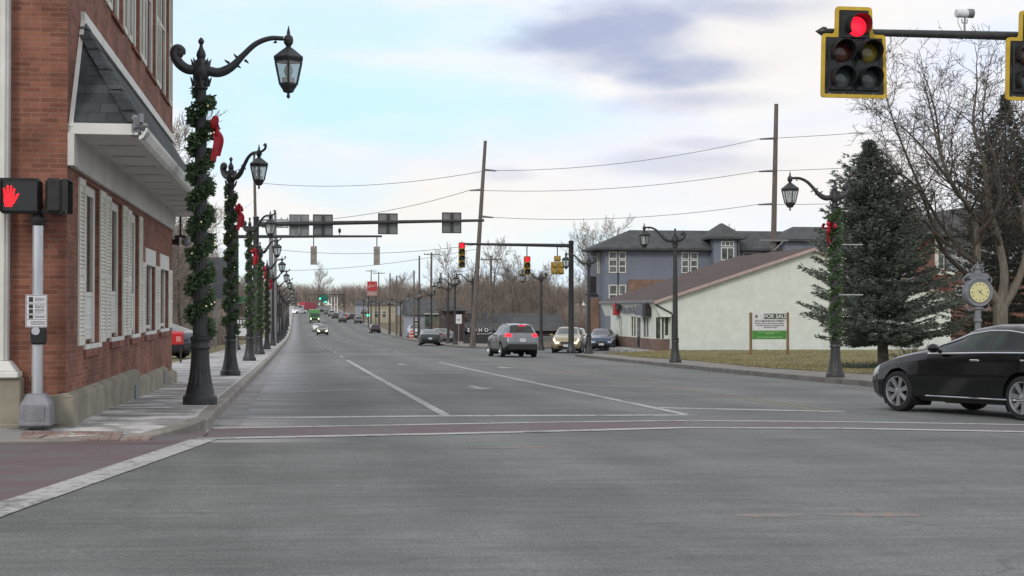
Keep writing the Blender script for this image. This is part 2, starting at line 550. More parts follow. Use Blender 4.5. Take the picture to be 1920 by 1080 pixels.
m_led = emit('string_light', (1.0, 0.88, 0.6), 0.55)
m_alu = mat('brushed_steel', (0.62, 0.63, 0.65), (0.48, 0.49, 0.52), 7, 0.32, 0.85, stretch=(1, 1, 0.2))
m_castalu = mat('cast_grey_base', (0.25, 0.255, 0.275), (0.19, 0.195, 0.21), 6, 0.5, 0.3, bump=0.1)
m_blackplastic = mat('black_plastic', (0.012, 0.012, 0.013), (0.022, 0.022, 0.023), 10, 0.42)
m_signal_y = mat('signal_yellow', (0.62, 0.42, 0.035), (0.50, 0.33, 0.03), 5, 0.5)
m_signal_far = mat('signal_yellow_faded', (0.40, 0.27, 0.05), (0.30, 0.2, 0.04), 5, 0.6)
m_red_on = emit('red_signal_lit', (1.0, 0.012, 0.035), 1.35, (0.5, .01, .02))
m_hand_on = emit('red_hand_lit', (1.0, 0.004, 0.012), 1.1, (0.5, .01, .02))
m_green_on = emit('green_signal_lit', (0.05, 1.0, 0.55), 2.2)
m_lens_r = glassy('lens_red_off', (0.055, 0.015, 0.01), 0.15)
m_lens_y = glassy('lens_yellow_off', (0.13, 0.10, 0.012), 0.15)
m_lens_g = glassy('lens_grey_off', (0.055, 0.065, 0.068), 0.15)
m_sign_w = mat('sign_white', (0.70, 0.71, 0.73), (0.62, 0.63, 0.65), 4, 0.45)
m_sign_k = mat('sign_black', (0.02, 0.02, 0.022), (0.03, 0.03, 0.03), 6, 0.5)
m_galv = mat('galvanised_grey', (0.27, 0.275, 0.285), (0.21, 0.215, 0.225), 4, 0.5, 0.4)
m_signback = mat('sign_back_grey', (0.23, 0.23, 0.235), (0.17, 0.17, 0.175), 1.5, 0.5, 0.2)
m_wood = mat('utility_pole_wood', (0.17, 0.145, 0.125), (0.10, 0.085, 0.075), 3, 0.9, bump=0.3, stretch=(6, 6, 0.5))
m_post = mat('sign_post_timber', (0.26, 0.17, 0.09), (0.17, 0.11, 0.06), 6, 0.85, bump=0.2, stretch=(5, 5, 0.5))
m_bark = mat('bare_bark', (0.135, 0.115, 0.095), (0.085, 0.072, 0.060), 5, 0.95, bump=0.5, stretch=(3, 3, 0.6))
m_twig = mat('brown_twigs', (0.27, 0.225, 0.190), (0.18, 0.15, 0.125), 3, 0.95)
m_twig2 = mat('grey_brown_twigs', (0.29, 0.25, 0.215), (0.20, 0.172, 0.15), 3, 0.95)
m_spruce = mat('spruce_needles', (0.080, 0.106, 0.086), (0.175, 0.202, 0.168), 2.6, 0.8, lo=0.3, hi=0.7, detail=8)
m_spruce2 = mat('dark_spruce_needles', (0.030, 0.040, 0.031), (0.058, 0.068, 0.050), 2.4, 0.85, lo=0.3, hi=0.7, detail=8)
m_wire = mat('wire_black', (0.10, 0.10, 0.11), (0.08, 0.08, 0.09), 1, 0.6)

# ------------------------------------------------------------------ ground, road, pavements (the setting)
def ygrid(y0, y1):
    ys = [y for y in _TY if y0 < y < y1]
    return [y0] + ys + [y1]


def sheet(name, x0, x1, y0, y1, dz, m, nx=None, xs=None, kind='structure'):
    xs = xs or list(np.linspace(x0, x1, (nx or 2)))
    xs = sorted(set(xs + [x for x in (-3.0, 16.0) if x0 < x < x1]))
    ys = ygrid(y0, y1)
    mb = MB()
    vs = [(x, y, zr(x, y) + dz) for y in ys for x in xs]
    n = len(xs)
    mb.add(vs, [(j * n + i, j * n + i + 1, (j + 1) * n + i + 1, (j + 1) * n + i) for j in range(len(ys) - 1) for i in range(n - 1)])
    return tag(mb.build(name, m, smooth=False), kind=kind)


def ribbon(mb, L, Rr, dz, step=1.0):
    """strip between two polylines of ground points (same number of points), following the ground"""
    for k in range(len(L) - 1):
        d = max(math.dist(L[k], L[k + 1]), math.dist(Rr[k], Rr[k + 1]))
        n = max(1, int(d / step))
        for i in range(n):
            a, b = i / n, (i + 1) / n
            q = []
            for P, t in ((L, a), (Rr, a), (Rr, b), (L, b)):
                x = P[k][0] + (P[k + 1][0] - P[k][0]) * t
                y = P[k][1] + (P[k + 1][1] - P[k][1]) * t
                q.append((x, y, zr(x, y) + dz))
            mb.face(*q)


def line(mb, x0, y0, x1, y1, w, dz=0.004, step=1.0):
    d = Vector((x1 - x0, y1 - y0)).normalized()
    nx, ny = -d.y * w / 2, d.x * w / 2
    ribbon(mb, [(x0 + nx, y0 + ny), (x1 + nx, y1 + ny)], [(x0 - nx, y0 - ny), (x1 - nx, y1 - ny)], dz, step)


def offs(poly, w):
    """polyline moved sideways by w (to the left of its direction)"""
    out = []
    for i, p in enumerate(poly):
        a = Vector(poly[max(i - 1, 0)])
        b = Vector(poly[min(i + 1, len(poly) - 1)])
        d = (b - a).normalized()
        out.append((p[0] - d.y * w, p[1] + d.x * w))
    return out


sheet('ground', -900, 1400, -60, 3000, -0.09, m_ground, xs=[-900, -300, -80, -20, -3, 16, 30, 80, 300, 1400])
sheet('main_road', -1.6, 16.2, 15.8, 1000, 0.0, m_road, xs=[-1.6, 2, 6, 10, 16.2])
sheet('cross_street', -70, 70, -20, 15.8, 0.0, m_cross, xs=[-70, -30, -3, 2, 6, 10, 16, 30, 70])

# pavement on the left: kerb edge polyline from the far end to the corner and round to the cross street
kl = [(-1.05, 18.4), (-1.12, 17.9), (-1.30, 17.2), (-1.62, 16.5), (-2.05, 16.05), (-2.6, 15.85), (-3.4, 15.8), (-30, 15.8)]


def koff(x, y):
    if x < -1.0 and y < 18.6:
        d = min(max((y - 15.8) / 1.0, 0), 1) if x < -2.0 else min(max((y - 15.9) / 2.4, 0), 1)
        return 0.015 + 0.125 * d * d * (3 - 2 * d)
    return 0.14


KW = 0.16
mb = MB()
ys = ygrid(18.6, 900)
far_edge = [(-1.08 - 0.0005 * min(y, 400), y) for y in ys][::-1] + kl
inner = [(p[0] - KW, p[1]) for p in far_edge[:-7]] + offs(far_edge, -KW)[-7:]
for i in range(len(far_edge) - 1):
    a, b, c, d = far_edge[i], far_edge[i + 1], inner[i + 1], inner[i]
    za, zb, zc, zd = [zr(*p) for p in (a, b, c, d)]
    oa, ob_, oc, od = [koff(*p) for p in (a, b, c, d)]
    mb.face((a[0], a[1], za - .05), (b[0], b[1], zb - .05), (b[0] - .0, b[1], zb + ob_ - .02), (a[0], a[1], za + oa - .02))
    mb.face((a[0], a[1], za + oa - .02), (b[0], b[1], zb + ob_ - .02), (b[0] - .02, b[1] + .0, zb + ob_), (a[0] - .02, a[1], za + oa))
    mb.face((a[0] - .02, a[1], za + oa), (b[0] - .02, b[1], zb + ob_), (c[0], c[1], zc + oc), (d[0], d[1], zd + od))
tag(mb.build('kerb_left', m_kerb, smooth=False), kind='structure')
# gutter pan
mb = MB()
ribbon(mb, [(-1.07 - 0.0005 * min(y, 400), y) for y in ys], [(-0.72, y) for y in ys], 0.004, 40)
tag(mb.build('gutter_left', mat('gutter_concrete', (0.30, 0.29, 0.285), (0.2, 0.195, 0.19), 1.3, 0.9, detail=9), smooth=False), kind='structure')
mb = MB()
W_IN = -4.2
for i in range(len(inner) - 2):
    a, b = inner[i], inner[i + 1]
    if a[1] > 17:
        c, d = (W_IN, b[1]), (W_IN, a[1])
        if i >= len(inner) - 8:
            c, d = (W_IN, max(b[1], 16.6)), (W_IN, max(a[1], 16.6))
    else:
        c, d = (min(b[0], W_IN), 17.2), (min(a[0], W_IN), 17.2)
    for (p, q, r_, s) in ((a, b, c, d),):
        mb.face(*[(x, y, zr(x, y) + koff(x, y)) for x, y in (p, q, r_, s)])
# fan in the corner
fan = [p for p in inner if p[1] < 18.9 and p[0] > -3.6]
for i in range(len(fan) - 1):
    mb.face(*[(x, y, zr(x, y) + koff(x, y) + .001) for x, y in (fan[i], fan[i + 1], (W_IN, 17.0))])
mb.face(*[(x, y, zr(x, y) + koff(x, y)) for x, y in ((-3.3, 15.96), (-30, 15.96), (-30, 17.2), (-3.3, 17.2))])
tag(mb.build('pavement_left', m_walk, smooth=False), kind='structure')
mb = MB()
for y in (18.6, 20.1, 21.7, 23.3, 24.9, 26.5, 28.1, 29.7, 31.3, 33, 35, 37, 39, 42, 45):
    line(mb, -1.28, y, -2.5, y + 0.02, 0.13, .144)
line(mb, -1.26, 18.3, -1.30, 60, 0.035, .144)
line(mb, -2.52, 17.1, -2.52, 31, 0.05, .145)
line(mb, -3.3, 16.6, -1.5, 17.3, 0.04, .139)
line(mb, -2.75, 15.95, -2.6, 16.6, 0.035, .06)
tag(mb.build('pavement_joints_left', m_joint, smooth=False), kind='structure')
mb = MB()
for i in range(13):
    for j in range(4):
        x, y = -2.95 + i * 0.105, 15.98 + j * 0.105
        mb.bx(x, x + .1, y, y + .1, zr(x, y) + koff(x, y) - .02, zr(x, y) + koff(x, y) + .003)
        mb.lathe([(.03, 0), (.022, .006)], 7, (x + .05, y + .05, zr(x, y) + koff(x, y) + .002))
tag(mb.build('tactile_paving', m_tactile, smooth=False), kind='structure')

# right side: kerb line X(Y), side-street mouth between Y 77 and 99, road narrower beyond
kr1 = [(18.5, 22.0), (16.4, 22.8), (14.9, 24.4), (14.05, 27.0)] + [(14.0 + 0.012 * max(0, y - 40), y) for y in ygrid(28, 74)] + [(14.6, 75.2), (15.3, 76.6), (16.6, 77.6), (19.0, 78.2)]
kr2 = [(22, 101.0), (15.5, 101.2), (13.4, 102.2), (12.3, 104.5), (11.9, 108)] + [(11.8 + min(2.2, max(0, (y - 110)) * .022), y) for y in ygrid(110, 900)]


def kerb_right(name, pts, m):
    mb = MB()
    inn = offs(pts, -KW)
    for i in range(len(pts) - 1):
        a, b, c, d = pts[i], pts[i + 1], inn[i + 1], inn[i]
        za, zb, zc, zd = [zr(*p) for p in (a, b, c, d)]
        mb.face((a[0], a[1], za - .05), (a[0], a[1], za + .125), (b[0], b[1], zb + .125), (b[0], b[1], zb - .05))
        mb.face((a[0], a[1], za + .125), (a[0] + .015, a[1], za + .14), (b[0] + .015, b[1], zb + .14), (b[0], b[1], zb + .125))
        mb.face((a[0] + .015, a[1], za + .14), (d[0], d[1], zd + .14), (c[0], c[1], zc + .14), (b[0] + .015, b[1], zb + .14))
    tag(mb.build(name, m, smooth=False), kind='structure')
    return inn


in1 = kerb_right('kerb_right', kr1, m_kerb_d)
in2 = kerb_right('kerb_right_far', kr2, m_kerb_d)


def pave(name, inn, xo, m, dz=.14):
    mb = MB()
    for i in range(len(inn) - 1):
        a, b = inn[i], inn[i + 1]
        c, d = (max(b[0] + .3, xo(b[1])), b[1]), (max(a[0] + .3, xo(a[1])), a[1])
        mb.face(*[(x, y, zr(x, y) + dz) for x, y in (a, d, c, b)])
    tag(mb.build(name, m, smooth=False), kind='structure')


def walk_in(y):
    return 16.3 + 0.7 * math.exp(-((y - 31) / 6) ** 2) + 0.25 * math.sin(y * .35) * (y < 70)


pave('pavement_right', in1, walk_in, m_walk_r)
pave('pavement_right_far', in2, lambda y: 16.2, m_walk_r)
# lawn in front of the white building
mb = MB()
yy = [23 + i * 1.5 for i in range(41)]
yy = [y for y in yy if y < 84] + [84.2]
xs = [None, 20, 22.3, 30, 45, 70]
vs = []
for y in yy:
    for i, x in enumerate(xs):
        xx = (walk_in(y) + 0.1 * math.sin(y * 2.1) - .05) if x is None else x
        if i == 0 and y > 76:
            xx = 16.4 + (y - 76) * .7
        xx = min(xx, 70)
        if i > 0 and x is not None:
            xx = max(x, vs[-1][0] + .05)
        vs.append((xx, y, zr(xx, y) + .155 + (0.02 * math.sin(xx * 1.3 + y * .7) if i else 0)))
n = len(xs)
mb.add(vs, [(j * n + i, j * n + i + 1, (j + 1) * n + i + 1, (j + 1) * n + i) for j in range(len(yy) - 1) for i in range(n - 1)])
tag(mb.build('lawn', m_lawn), kind='structure')
sheet('side_street', 13.9, 60, 76.5, 101.5, -0.005, m_lot, xs=[13.9, 16, 22, 60])
# grass and paving on the left beyond the brick building
sheet('left_lawn', -60, -4.15, 36, 300, 0.12, m_lawn, xs=[-60, -20, -4.15])
sheet('left_yard', -60, -4.15, 17.2, 36, 0.13, m_walk_r, xs=[-60, -20, -4.15])
sheet('right_verge', 16.1, 90, 101.5, 700, 0.13, m_ground, xs=[16.1, 30, 90])

# --- road markings
mb = MB()
line(mb, 2.15, 21.1, 2.15, 63, .15)
line(mb, 2.15, 70, 2.15, 73.5, .13)
line(mb, 5.86, 21.1, 5.85, 60, .15)
tag(mb.build('lane_lines', m_white_paint, smooth=False), kind='structure')
mb = MB()
line(mb, -0.72, 20.25, 2.1, 20.85, .34)
line(mb, 2.1, 20.85, 5.95, 21.2, .34)
line(mb, 5.93, 23.35, 8.75, 22.25, .34)
tag(mb.build('stop_lines', m_white_paint, smooth=False), kind='structure')
cf = [(-1.05, 18.12), (1.9, 19.0), (3.5, 19.45), (5.41, 19.85), (7.7, 19.6), (10.1, 18.95), (16, 17.8), (19, 17.3)]
cn = [(-1.05, 16.15), (1.8, 16.95), (3.3, 17.45), (4.95, 18.05), (7.0, 17.95), (9.2, 17.3), (13, 16.4), (19, 15.4)]
mb = MB()
ribbon(mb, offs(cf, -.2), cf, .007, .6)
ribbon(mb, cn, offs(cn, .26), .007, .6)
# line of the other crosswalk, running back towards the camera on the left
le = [(-1.02, 16.16), (-1.10, 15.6), (-1.55, 12.5), (-1.93, 9.9), (-2.6, 5), (-3.4, -1)]
ribbon(mb, offs(le, -.14), offs(le, .14), .007, .6)
tag(mb.build('crosswalk_lines', m_white_paint, smooth=False), kind='structure')
mb = MB()
ribbon(mb, [(p[0], p[1] - .12) for p in cf[:4]], [(p[0], p[1] + .17) for p in cn[:4]], .0035, .6)
tag(mb.build('red_crosswalk', m_redcross, smooth=False), kind='structure')
mb = MB()
ribbon(mb, [(p[0], p[1] - .12) for p in cf[3:]], [(p[0], p[1] + .17) for p in cn[3:]], .0035, .6)
tag(mb.build('red_crosswalk_worn_end', m_redworn, smooth=False), kind='structure')
mb = MB()
top_ = [p for p in kl if p[1] < 18.2] 
top_ = [(p[0] + .01, p[1] - .02) for p in top_]
top_[-1] = (-6.0, 15.78)
print('TOP', len(top_))
low_ = [(-1.02, 17.0), (-1.03, 16.4), (-1.06, 16.0), (-1.5, 15.6), (-2.2, 15.5), (-2.9, 15.5), (-3.4, 15.5), (-6.0, 15.5)]
ribbon(mb, top_, low_[:len(top_)], .0035, .5)
mid_ = [(-1.5, 15.6), (-3.0, 15.5), (-3.0, 12.5), (-3.0, 9.9), (-3.0, 5), (-3.5, -1)]
ribbon(mb, [(-1.06, 16.0), (-1.11, 15.5), (-1.55, 12.5), (-1.93, 9.9), (-2.6, 5), (-3.4, -1)], mid_, .0035, .6)
ribbon(mb, mid_[1:], [(-6, 15.5), (-6, 12.5), (-6, 9.9), (-6, 5), (-6.2, -1)], .0035, .6)
tag(mb.build('red_crosswalk_left', m_redcross, smooth=False), kind='structure')
mb = MB()
for x0 in (8.45, 8.72):
    line(mb, x0, 22.6, x0 + .25, 40, .09)
    line(mb, x0 + .25, 40, x0 + .6, 150, .09, step=4)
    line(mb, x0 + .6, 150, x0 + .9, 420, .1, step=12)
tag(mb.build('centre_lines', m_yellow_paint, smooth=False), kind='structure')
mb = MB()
line(mb, -0.35, 29.0, 1.3, 30.8, .14)
line(mb, -0.3, 52.5, 1.95, 54.8, .22)
line(mb, 6.7, 34.5, 8.5, 32.6, .13)
line(mb, 3.4, 43, 5.2, 45, .16)
line(mb, 8.5, 62, 11, 63, .25)
for y in (84, 96, 112, 128, 146, 165, 190, 220):
    line(mb, 2.2, y, 2.2, y + 4, .14, step=2)
    line(mb, 5.9, y + 1, 5.9, y + 5, .14, step=2)
line(mb, -0.6, 77, 8.2, 80, .7)
line(mb, 2.4, 98, 11.4, 100, .6)
tag(mb.build('faded_lines', m_faded_paint, smooth=False), kind='structure')
mb = MB()
for (x, y) in ((4.0, 32.3), (7.4, 52.0), (4.0, 56.0)):
    pts = [(x - .07, y + 1.1), (x + .07, y + 1.1), (x + .07, y - .3), (x + .35, y - .3), (x, y - 1.2), (x - .35, y - .3), (x - .07, y - .3)]
    mb.face(*[(a, b, zr(a, b) + .004) for a, b in pts])
tag(mb.build('lane_arrows', m_white_paint, smooth=False), kind='structure')
rng = random.Random(4)
mb = MB()
for (x0, y0, x1, y1) in ((1.75, 15.0, 2.7, 15.1), (2.85, 9.25, 3.35, 9.24), (3.45, 9.24, 4.2, 9.2)):
    up_e, lo_e = [], []
    for i in range(14):
        t = i / 13
        w = .11 * math.sin(math.pi * min(1, max(0, .06 + .88 * t))) + rng.uniform(-.02, .02)
        up_e.append((x0 + (x1 - x0) * t, y0 + (y1 - y0) * t + w))
        lo_e.append((x0 + (x1 - x0) * t, y0 + (y1 - y0) * t - w * .8))
    ribbon(mb, up_e, lo_e, .0018, .5)
tag(mb.build('red_utility_marks', m_redchip, smooth=False), kind='structure')


# ------------------------------------------------------------------ corner brick building
def wall(mb, org, u, v, U, V, holes, depth=0.0, n_in=None):
    """rectangle with rectangular holes; reveals go in by depth along n_in"""
    us = sorted(set([U[0], U[1]] + [h[0] for h in holes] + [h[1] for h in holes]))
    vs = sorted(set([V[0], V[1]] + [h[2] for h in holes] + [h[3] for h in holes]))
    o, u, v = Vector(org), Vector(u), Vector(v)
    for i in range(len(us) - 1):
        for j in range(len(vs) - 1):
            cu, cv = (us[i] + us[i + 1]) / 2, (vs[j] + vs[j + 1]) / 2
            if any(h[0] < cu < h[1] and h[2] < cv < h[3] for h in holes):
                continue
            mb.face(*[o + u * a + v * b for a, b in ((us[i], vs[j]), (us[i + 1], vs[j]), (us[i + 1], vs[j + 1]), (us[i], vs[j + 1]))])
    if depth:
        n = Vector(n_in) * depth
        for h in holes:
            c = [o + u * a + v * b for a, b in ((h[0], h[2]), (h[1], h[2]), (h[1], h[3]), (h[0], h[3]))]
            for k in range(4):
                mb.face(c[k], c[(k + 1) % 4], c[(k + 1) % 4] + n, c[k] + n)


XW, YF, YE = -2.6, 16.95, 30.85
BL = thing('brick_building', 'red brick corner building with white shutters and a grey shingled awning roof', 'building', (XW, YF, zr(XW, YF) + .1))
lower = [(18.27, 19.65, .76, 2.78), (20.78, 22.14, .80, 2.76), (23.28, 24.42, .80, 2.74), (25.45, 27.15, .81, 2.25), (28.1, 29.9, .82, 2.25)]
upper = [(a, b, 5.38, 8.2) for a, b, _, _ in lower]
mb = MB()
wall(mb, (XW, 0, 0), (0, 1, 0), (0, 0, 1), (YF, YE), (-.6, 9.0), lower + upper, .065, (-1, 0, 0))
wall(mb, (0, YF, 0), (1, 0, 0), (0, 0, 1), (-14, XW), (-.6, 9.0), [], 0)
wall(mb, (0, YE, 0), (1, 0, 0), (0, 0, 1), (-14, XW), (-.6, 9.0), [], 0)
mb.face((-14, YF, 9), (XW, YF, 9), (XW, YE, 9), (-14, YE, 9))
mb.build('brick_wall', m_brick, BL, True, smooth=False)
mb = MB()
# plinth: stepped concrete base standing proud of the brick
P_ = .10
for (y0, y1, zt) in ((YF - .09, 23.8, .25), (23.8, 28.85, .09), (28.85, 31.0, -.06)):
    mb.bx(XW - .3, XW + P_, y0, y1, -.8, zt - .05)
    mb.prism([(XW + P_, y0, zt - .05), (XW + P_, y1, zt - .05), (XW + .005, y1, zt), (XW + .005, y0, zt)], (-.2, 0, -.03))
mb.bx(-14, XW - .3, YF - .09, YF + .2, -.8, .24)
mb.build('plinth', m_plinth, BL, True, smooth=False, bevel=.012)
for y in (23.0, 27.9):
    mb = MB()
    mb.bx(XW + P_ + .001, XW + P_ + .02, y, y + .5, -.2, .02)
    mb.build('vent_cover', m_castalu, BL, True, smooth=False)
# white corner column
mb = MB()
mb.bx(-3.95, -3.22, YF - .14, YF + .1, .62, 9)
for k in range(5):
    x = -3.9 + k * .15
    mb.bx(x, x + .055, YF - .165, YF - .14, .62, 9)
mb.prism([(-3.99, YF - .19, .62), (-3.19, YF - .19, .62), (-3.10, YF - .24, .50), (-4.08, YF - .24, .50)], (0, .3, 0))
mb.bx(-4.1, -3.08, YF - .26, YF + .1, .43, .50)
mb.build('column', m_wtrim, BL, True, smooth=False, bevel=.012)
mb = MB()
mb.bx(-4.16, -3.06, YF - .2, YF + .1, -.8, .43)
mb.build('column_pedestal', m_plinth, BL, True, smooth=False, bevel=.015)
for i, (a, b, z0, z1) in enumerate(lower + upper):
    xr = XW - .065
    up_ = i >= 5
    mb = MB()
    fwid = .13
    fx0, fx1 = xr - .04, xr + .012
    mb.bx(fx0, fx1, a, a + fwid, z0, z1)
    mb.bx(fx0, fx1, b - fwid, b, z0, z1)
    mb.bx(fx0, fx1, a + fwid, b - fwid, z1 - fwid, z1)
    mid = z0 + (.60 if i < 3 else (.04 if not up_ else (z1 - z0) * .5))
    mb.bx(fx0, fx1 - .01, a + fwid, b - fwid, mid, mid + .06)
    if i < 3:
        mb.bx(fx0, fx1 - .018, a + fwid, b - fwid, z0 + .05, mid)
        for q in (.18, .36):
            mb.bx(fx0, fx1 - .008, a + fwid + .04, b - fwid - .04, z0 + q, z0 + q + .03)
    if i in (3, 4):
        mb.bx(fx0, XW + .02, a - .02, b + .02, 1.97, z1 + .01)
    else:
        mb.bx(fx0, fx1 - .015, (a + b) / 2 - .02, (a + b) / 2 + .02, mid + .06, z1 - fwid)
    w = mb.build('window', m_wtrim, BL, True, smooth=False, bevel=.006)
    mb = MB()
    mb.bx(xr - .03, xr - .012, a + .02, b - .02, z0 + .02, z1 - .02)
    mb.build('pane', m_pane, w, smooth=False).location = (0, 0, 0)
    p_ = w.children[0]
    for v in p_.data.vertices:
        v.co -= Vector(BL.location)
    mb = MB()
    mb.bx(xr - .02, XW + .04, a - .03, b + .03, z0 - .06, z0 - .001)
    s_ = mb.build('sill', m_wtrim if not up_ else m_brick, w, smooth=False, bevel=.006)
    for v in s_.data.vertices:
        v.co -= Vector(BL.location)
for (a, b, z0, z1) in lower:
    mb = MB()
    mb.bx(XW, XW + .035, a - .02, b + .02, z0 - .15, z0 - .062)
    mb.build('brick_sill_course', m_brick, BL, True, smooth=False)


def shutter(y0, y1, z0, z1):
    mb = MB()
    x0, x1 = XW + .002, XW + .026
    mb.bx(x0, x0 + .004, y0 + .06, y1 - .06, z0 + .02, z1 - .02)
    mb.bx(x0, x1, y0, y0 + .06, z0, z1)
    mb.bx(x0, x1, y1 - .06, y1, z0, z1)
    mid = z0 + (z1 - z0) * .42
    for z in (z0, mid, z1 - .08):
        mb.bx(x0, x1 - .004, y0 + .06, y1 - .06, z, z + .08)
    z = z0 + .1
    while z < z1 - .1:
        if not (mid - .03 < z < mid + .09):
            mb.prism([(x0 + .005, y0 + .06, z), (x1 - .004, y0 + .06, z - .022), (x1 - .004, y0 + .06, z - .014), (x0 + .005, y0 + .06, z + .012)], (0, y1 - y0 - .12, 0))
        z += .048
    mb.build('shutter', m_wtrim2, BL, True, smooth=False)


for (y0, y1, z0, z1) in ((17.77, 18.26, .76, 2.78), (19.66, 20.2, .76, 2.78), (20.24, 20.77, .80, 2.76), (22.15, 22.72, .8, 2.76), (22.76, 23.27, .8, 2.74), (24.43, 24.88, .8, 2.74),
                         (24.93, 25.44, .81, 2.0), (27.16, 27.6, .81, 2.0), (27.64, 28.09, .82, 2.0), (29.91, 30.7, .82, 2.0)):
    shutter(y0, y1, z0, z1)
for a, b, z0, z1 in upper:
    shutter(a - .49, a - .01, z0, z1)
    shutter(b + .01, b + .5, z0, z1)
# awning roof: hip at the near end, hip at the far end
XE, ZE, ZT = -1.82, 3.33, 4.66
YN, YFAR = YF + .06, 32.0
hn, hf = YN + .92, YE - .05
mb = MB()
A, B_, C_, D_ = (XE, YN, ZE), (XE, YFAR, ZE), (XW + .004, hf, ZT), (XW + .004, hn, ZT)
E_, F_ = (XW + .004, YN, ZE), (XW + .004, YFAR, ZE)
mb.face(A, B_, C_, D_)
mb.face(E_, A, D_)
mb.face(B_, F_, C_)
mb.build('awning_roof', m_shingle, BL, True, smooth=False)
# ridge caps on the hip
mb = MB()
for k in range(10):
    t0, t1 = k / 10, (k + 1.25) / 10
    p0 = Vector(A).lerp(Vector(D_), t0)
    p1 = Vector(A).lerp(Vector(D_), min(t1, 1))
    o = Vector((.012, -.012, .02 + .010 * (k % 2)))
    s1 = Vector((-.13, -.02, -.01))
    s2 = Vector((.035, .13, -.01))
    lift = Vector((.006, -.006, .012))
    mb.face(p0 + o + s1 + lift, p0 + o + lift, p1 + o, p1 + o + s1)
    mb.face(p0 + o + lift, p0 + o + s2 + lift, p1 + o + s2, p1 + o)
mb.build('hip_shingles', m_shingle, BL, True, smooth=False)
mb = MB()
mb.tube([(XW + .03, YN - .01, ZE - .05), (XW + .03, hn, ZT + .03)], .035, 4)
mb.prism([(XW + .003, hn - .03, ZT + .0), (XW + .003, hf, ZT + .0), (XW + .003, hf, ZT + .13), (XW + .003, hn - .03, ZT + .13)], (.05, 0, 0))
mb.build('roof_trim', m_wtrim, BL, True, smooth=False)
mb = MB()
mb.face((XW, YN + .02, ZE - .114), (XE - .02, YN + .02, ZE - .114), (XE - .02, YFAR - .02, ZE - .114), (XW, YFAR - .02, ZE - .114))
mb.bx(XW + .002, XW + .06, YN + .3, YE, 2.84, ZE - .115)
mb.bx(XW + .002, XW + .075, YF + .005, YN + .3, 2.84, ZE - .115)
mb.build('soffit', m_soffit, BL, True, smooth=False)
for y in np.arange(18.2, 31, 1.3):
    mb = MB()
    mb.bx(-2.42, -1.98, y, y + .07, ZE - .118, ZE - .112)
    mb.build('soffit_vent', m_galv, BL, True, smooth=False)
mb = MB()
mb.bx(XW, XE, YN - .02, YN + .02, ZE - .125, ZE + .0)
mb.bx(XE - .03, XE + .01, YN + .02, YFAR, ZE - .125, ZE - .0)
mb.bx(XW, XE, YFAR, YFAR + .03, ZE - .125, ZE - .01)
mb.build('fascia', m_wtrim, BL, True, smooth=False)
mb = MB()
prof = [(.012, -.13), (.07, -.10), (.115, -.03), (.125, .012), (.10, .012), (.09, -.02), (.05, -.07), (.012, -.08)]
mb.prism([(XE + a * .85, YN - .02, ZE + b - .055) for a, b in prof], (0, YFAR - YN + .05, 0))
mb.build('gutter', m_wtrim, BL, True, smooth=False)
mb = MB()
for k in range(9):
    rr = random.Random(k)
    c = (XE + .02 + rr.uniform(-.08, .06), YN - .03 + rr.uniform(-.02, .06), ZE - .02 + rr.uniform(-.12, .14))
    mb.box(c, (rr.uniform(.05, .12), .05, rr.uniform(.05, .12)), rr.uniform(0, 2), rr.uniform(0, 1))
mb.build('gutter_corner_patch', m_galv, BL, True, smooth=False)
# floodlight camera at far end below soffit
t = thing('security_camera', 'small dome security camera under the far end of the awning soffit', 'security camera', (-2.45, 31.05, 2.62))
mb = MB()
mb.tube([(-.12, -.02, .1), (0, 0, .12), (.12, 0, .1)], .03, 6)
mb.tube([(0, 0, .12), (0, 0, .53)], .025, 6)
mb.build('bracket', m_blackplastic, t)
mb = MB()
mb.sphere((.12, 0, .0), .10)
mb.build('dome', m_galv, t)
mb = MB()
mb.lathe([(.05, -.1), (.09, .12)], 10, (-.14, 0, 0), 'x')
mb.build('housing', m_blackplastic, t)

# ------------------------------------------------------------------ pedestrian signal post
PX, PY = -2.86, 16.62
pz = zr(PX, PY) + koff(PX, PY)
t = thing('pedestrian_signal', 'steel post at brick corner with two black signal heads, one showing a red hand', 'pedestrian signal', (PX, PY, pz))
mb = MB()
mb.lathe([(.245, 0), (.245, .03), (.225, .24), (.14, .355), (.12, .36)], 4, rot=R(45))
mb.build('base', m_castalu, t, smooth=False, bevel=.012)
mb = MB()
mb.bx(-.11, .11, -.176, -.168, .06, .22)
mb.build('access_door', m_castalu, t, smooth=False, bevel=.004)
mb = MB()
mb.lathe([(.062, .355), (.06, 2.30)], 16)
mb.build('pole', m_alu, t)
mb = MB()
mb.lathe([(.068, 2.22), (.075, 2.24), (.075, 2.31), (.05, 2.34), (.035, 2.42)], 12)
for q in (-.085, .085):
    mb.sphere((q, 0, 2.27), .014)
mb.bx(-.2, .3, -.05, .05, 2.36, 2.40)
mb.build('mounting_bracket', m_blackplastic, t)


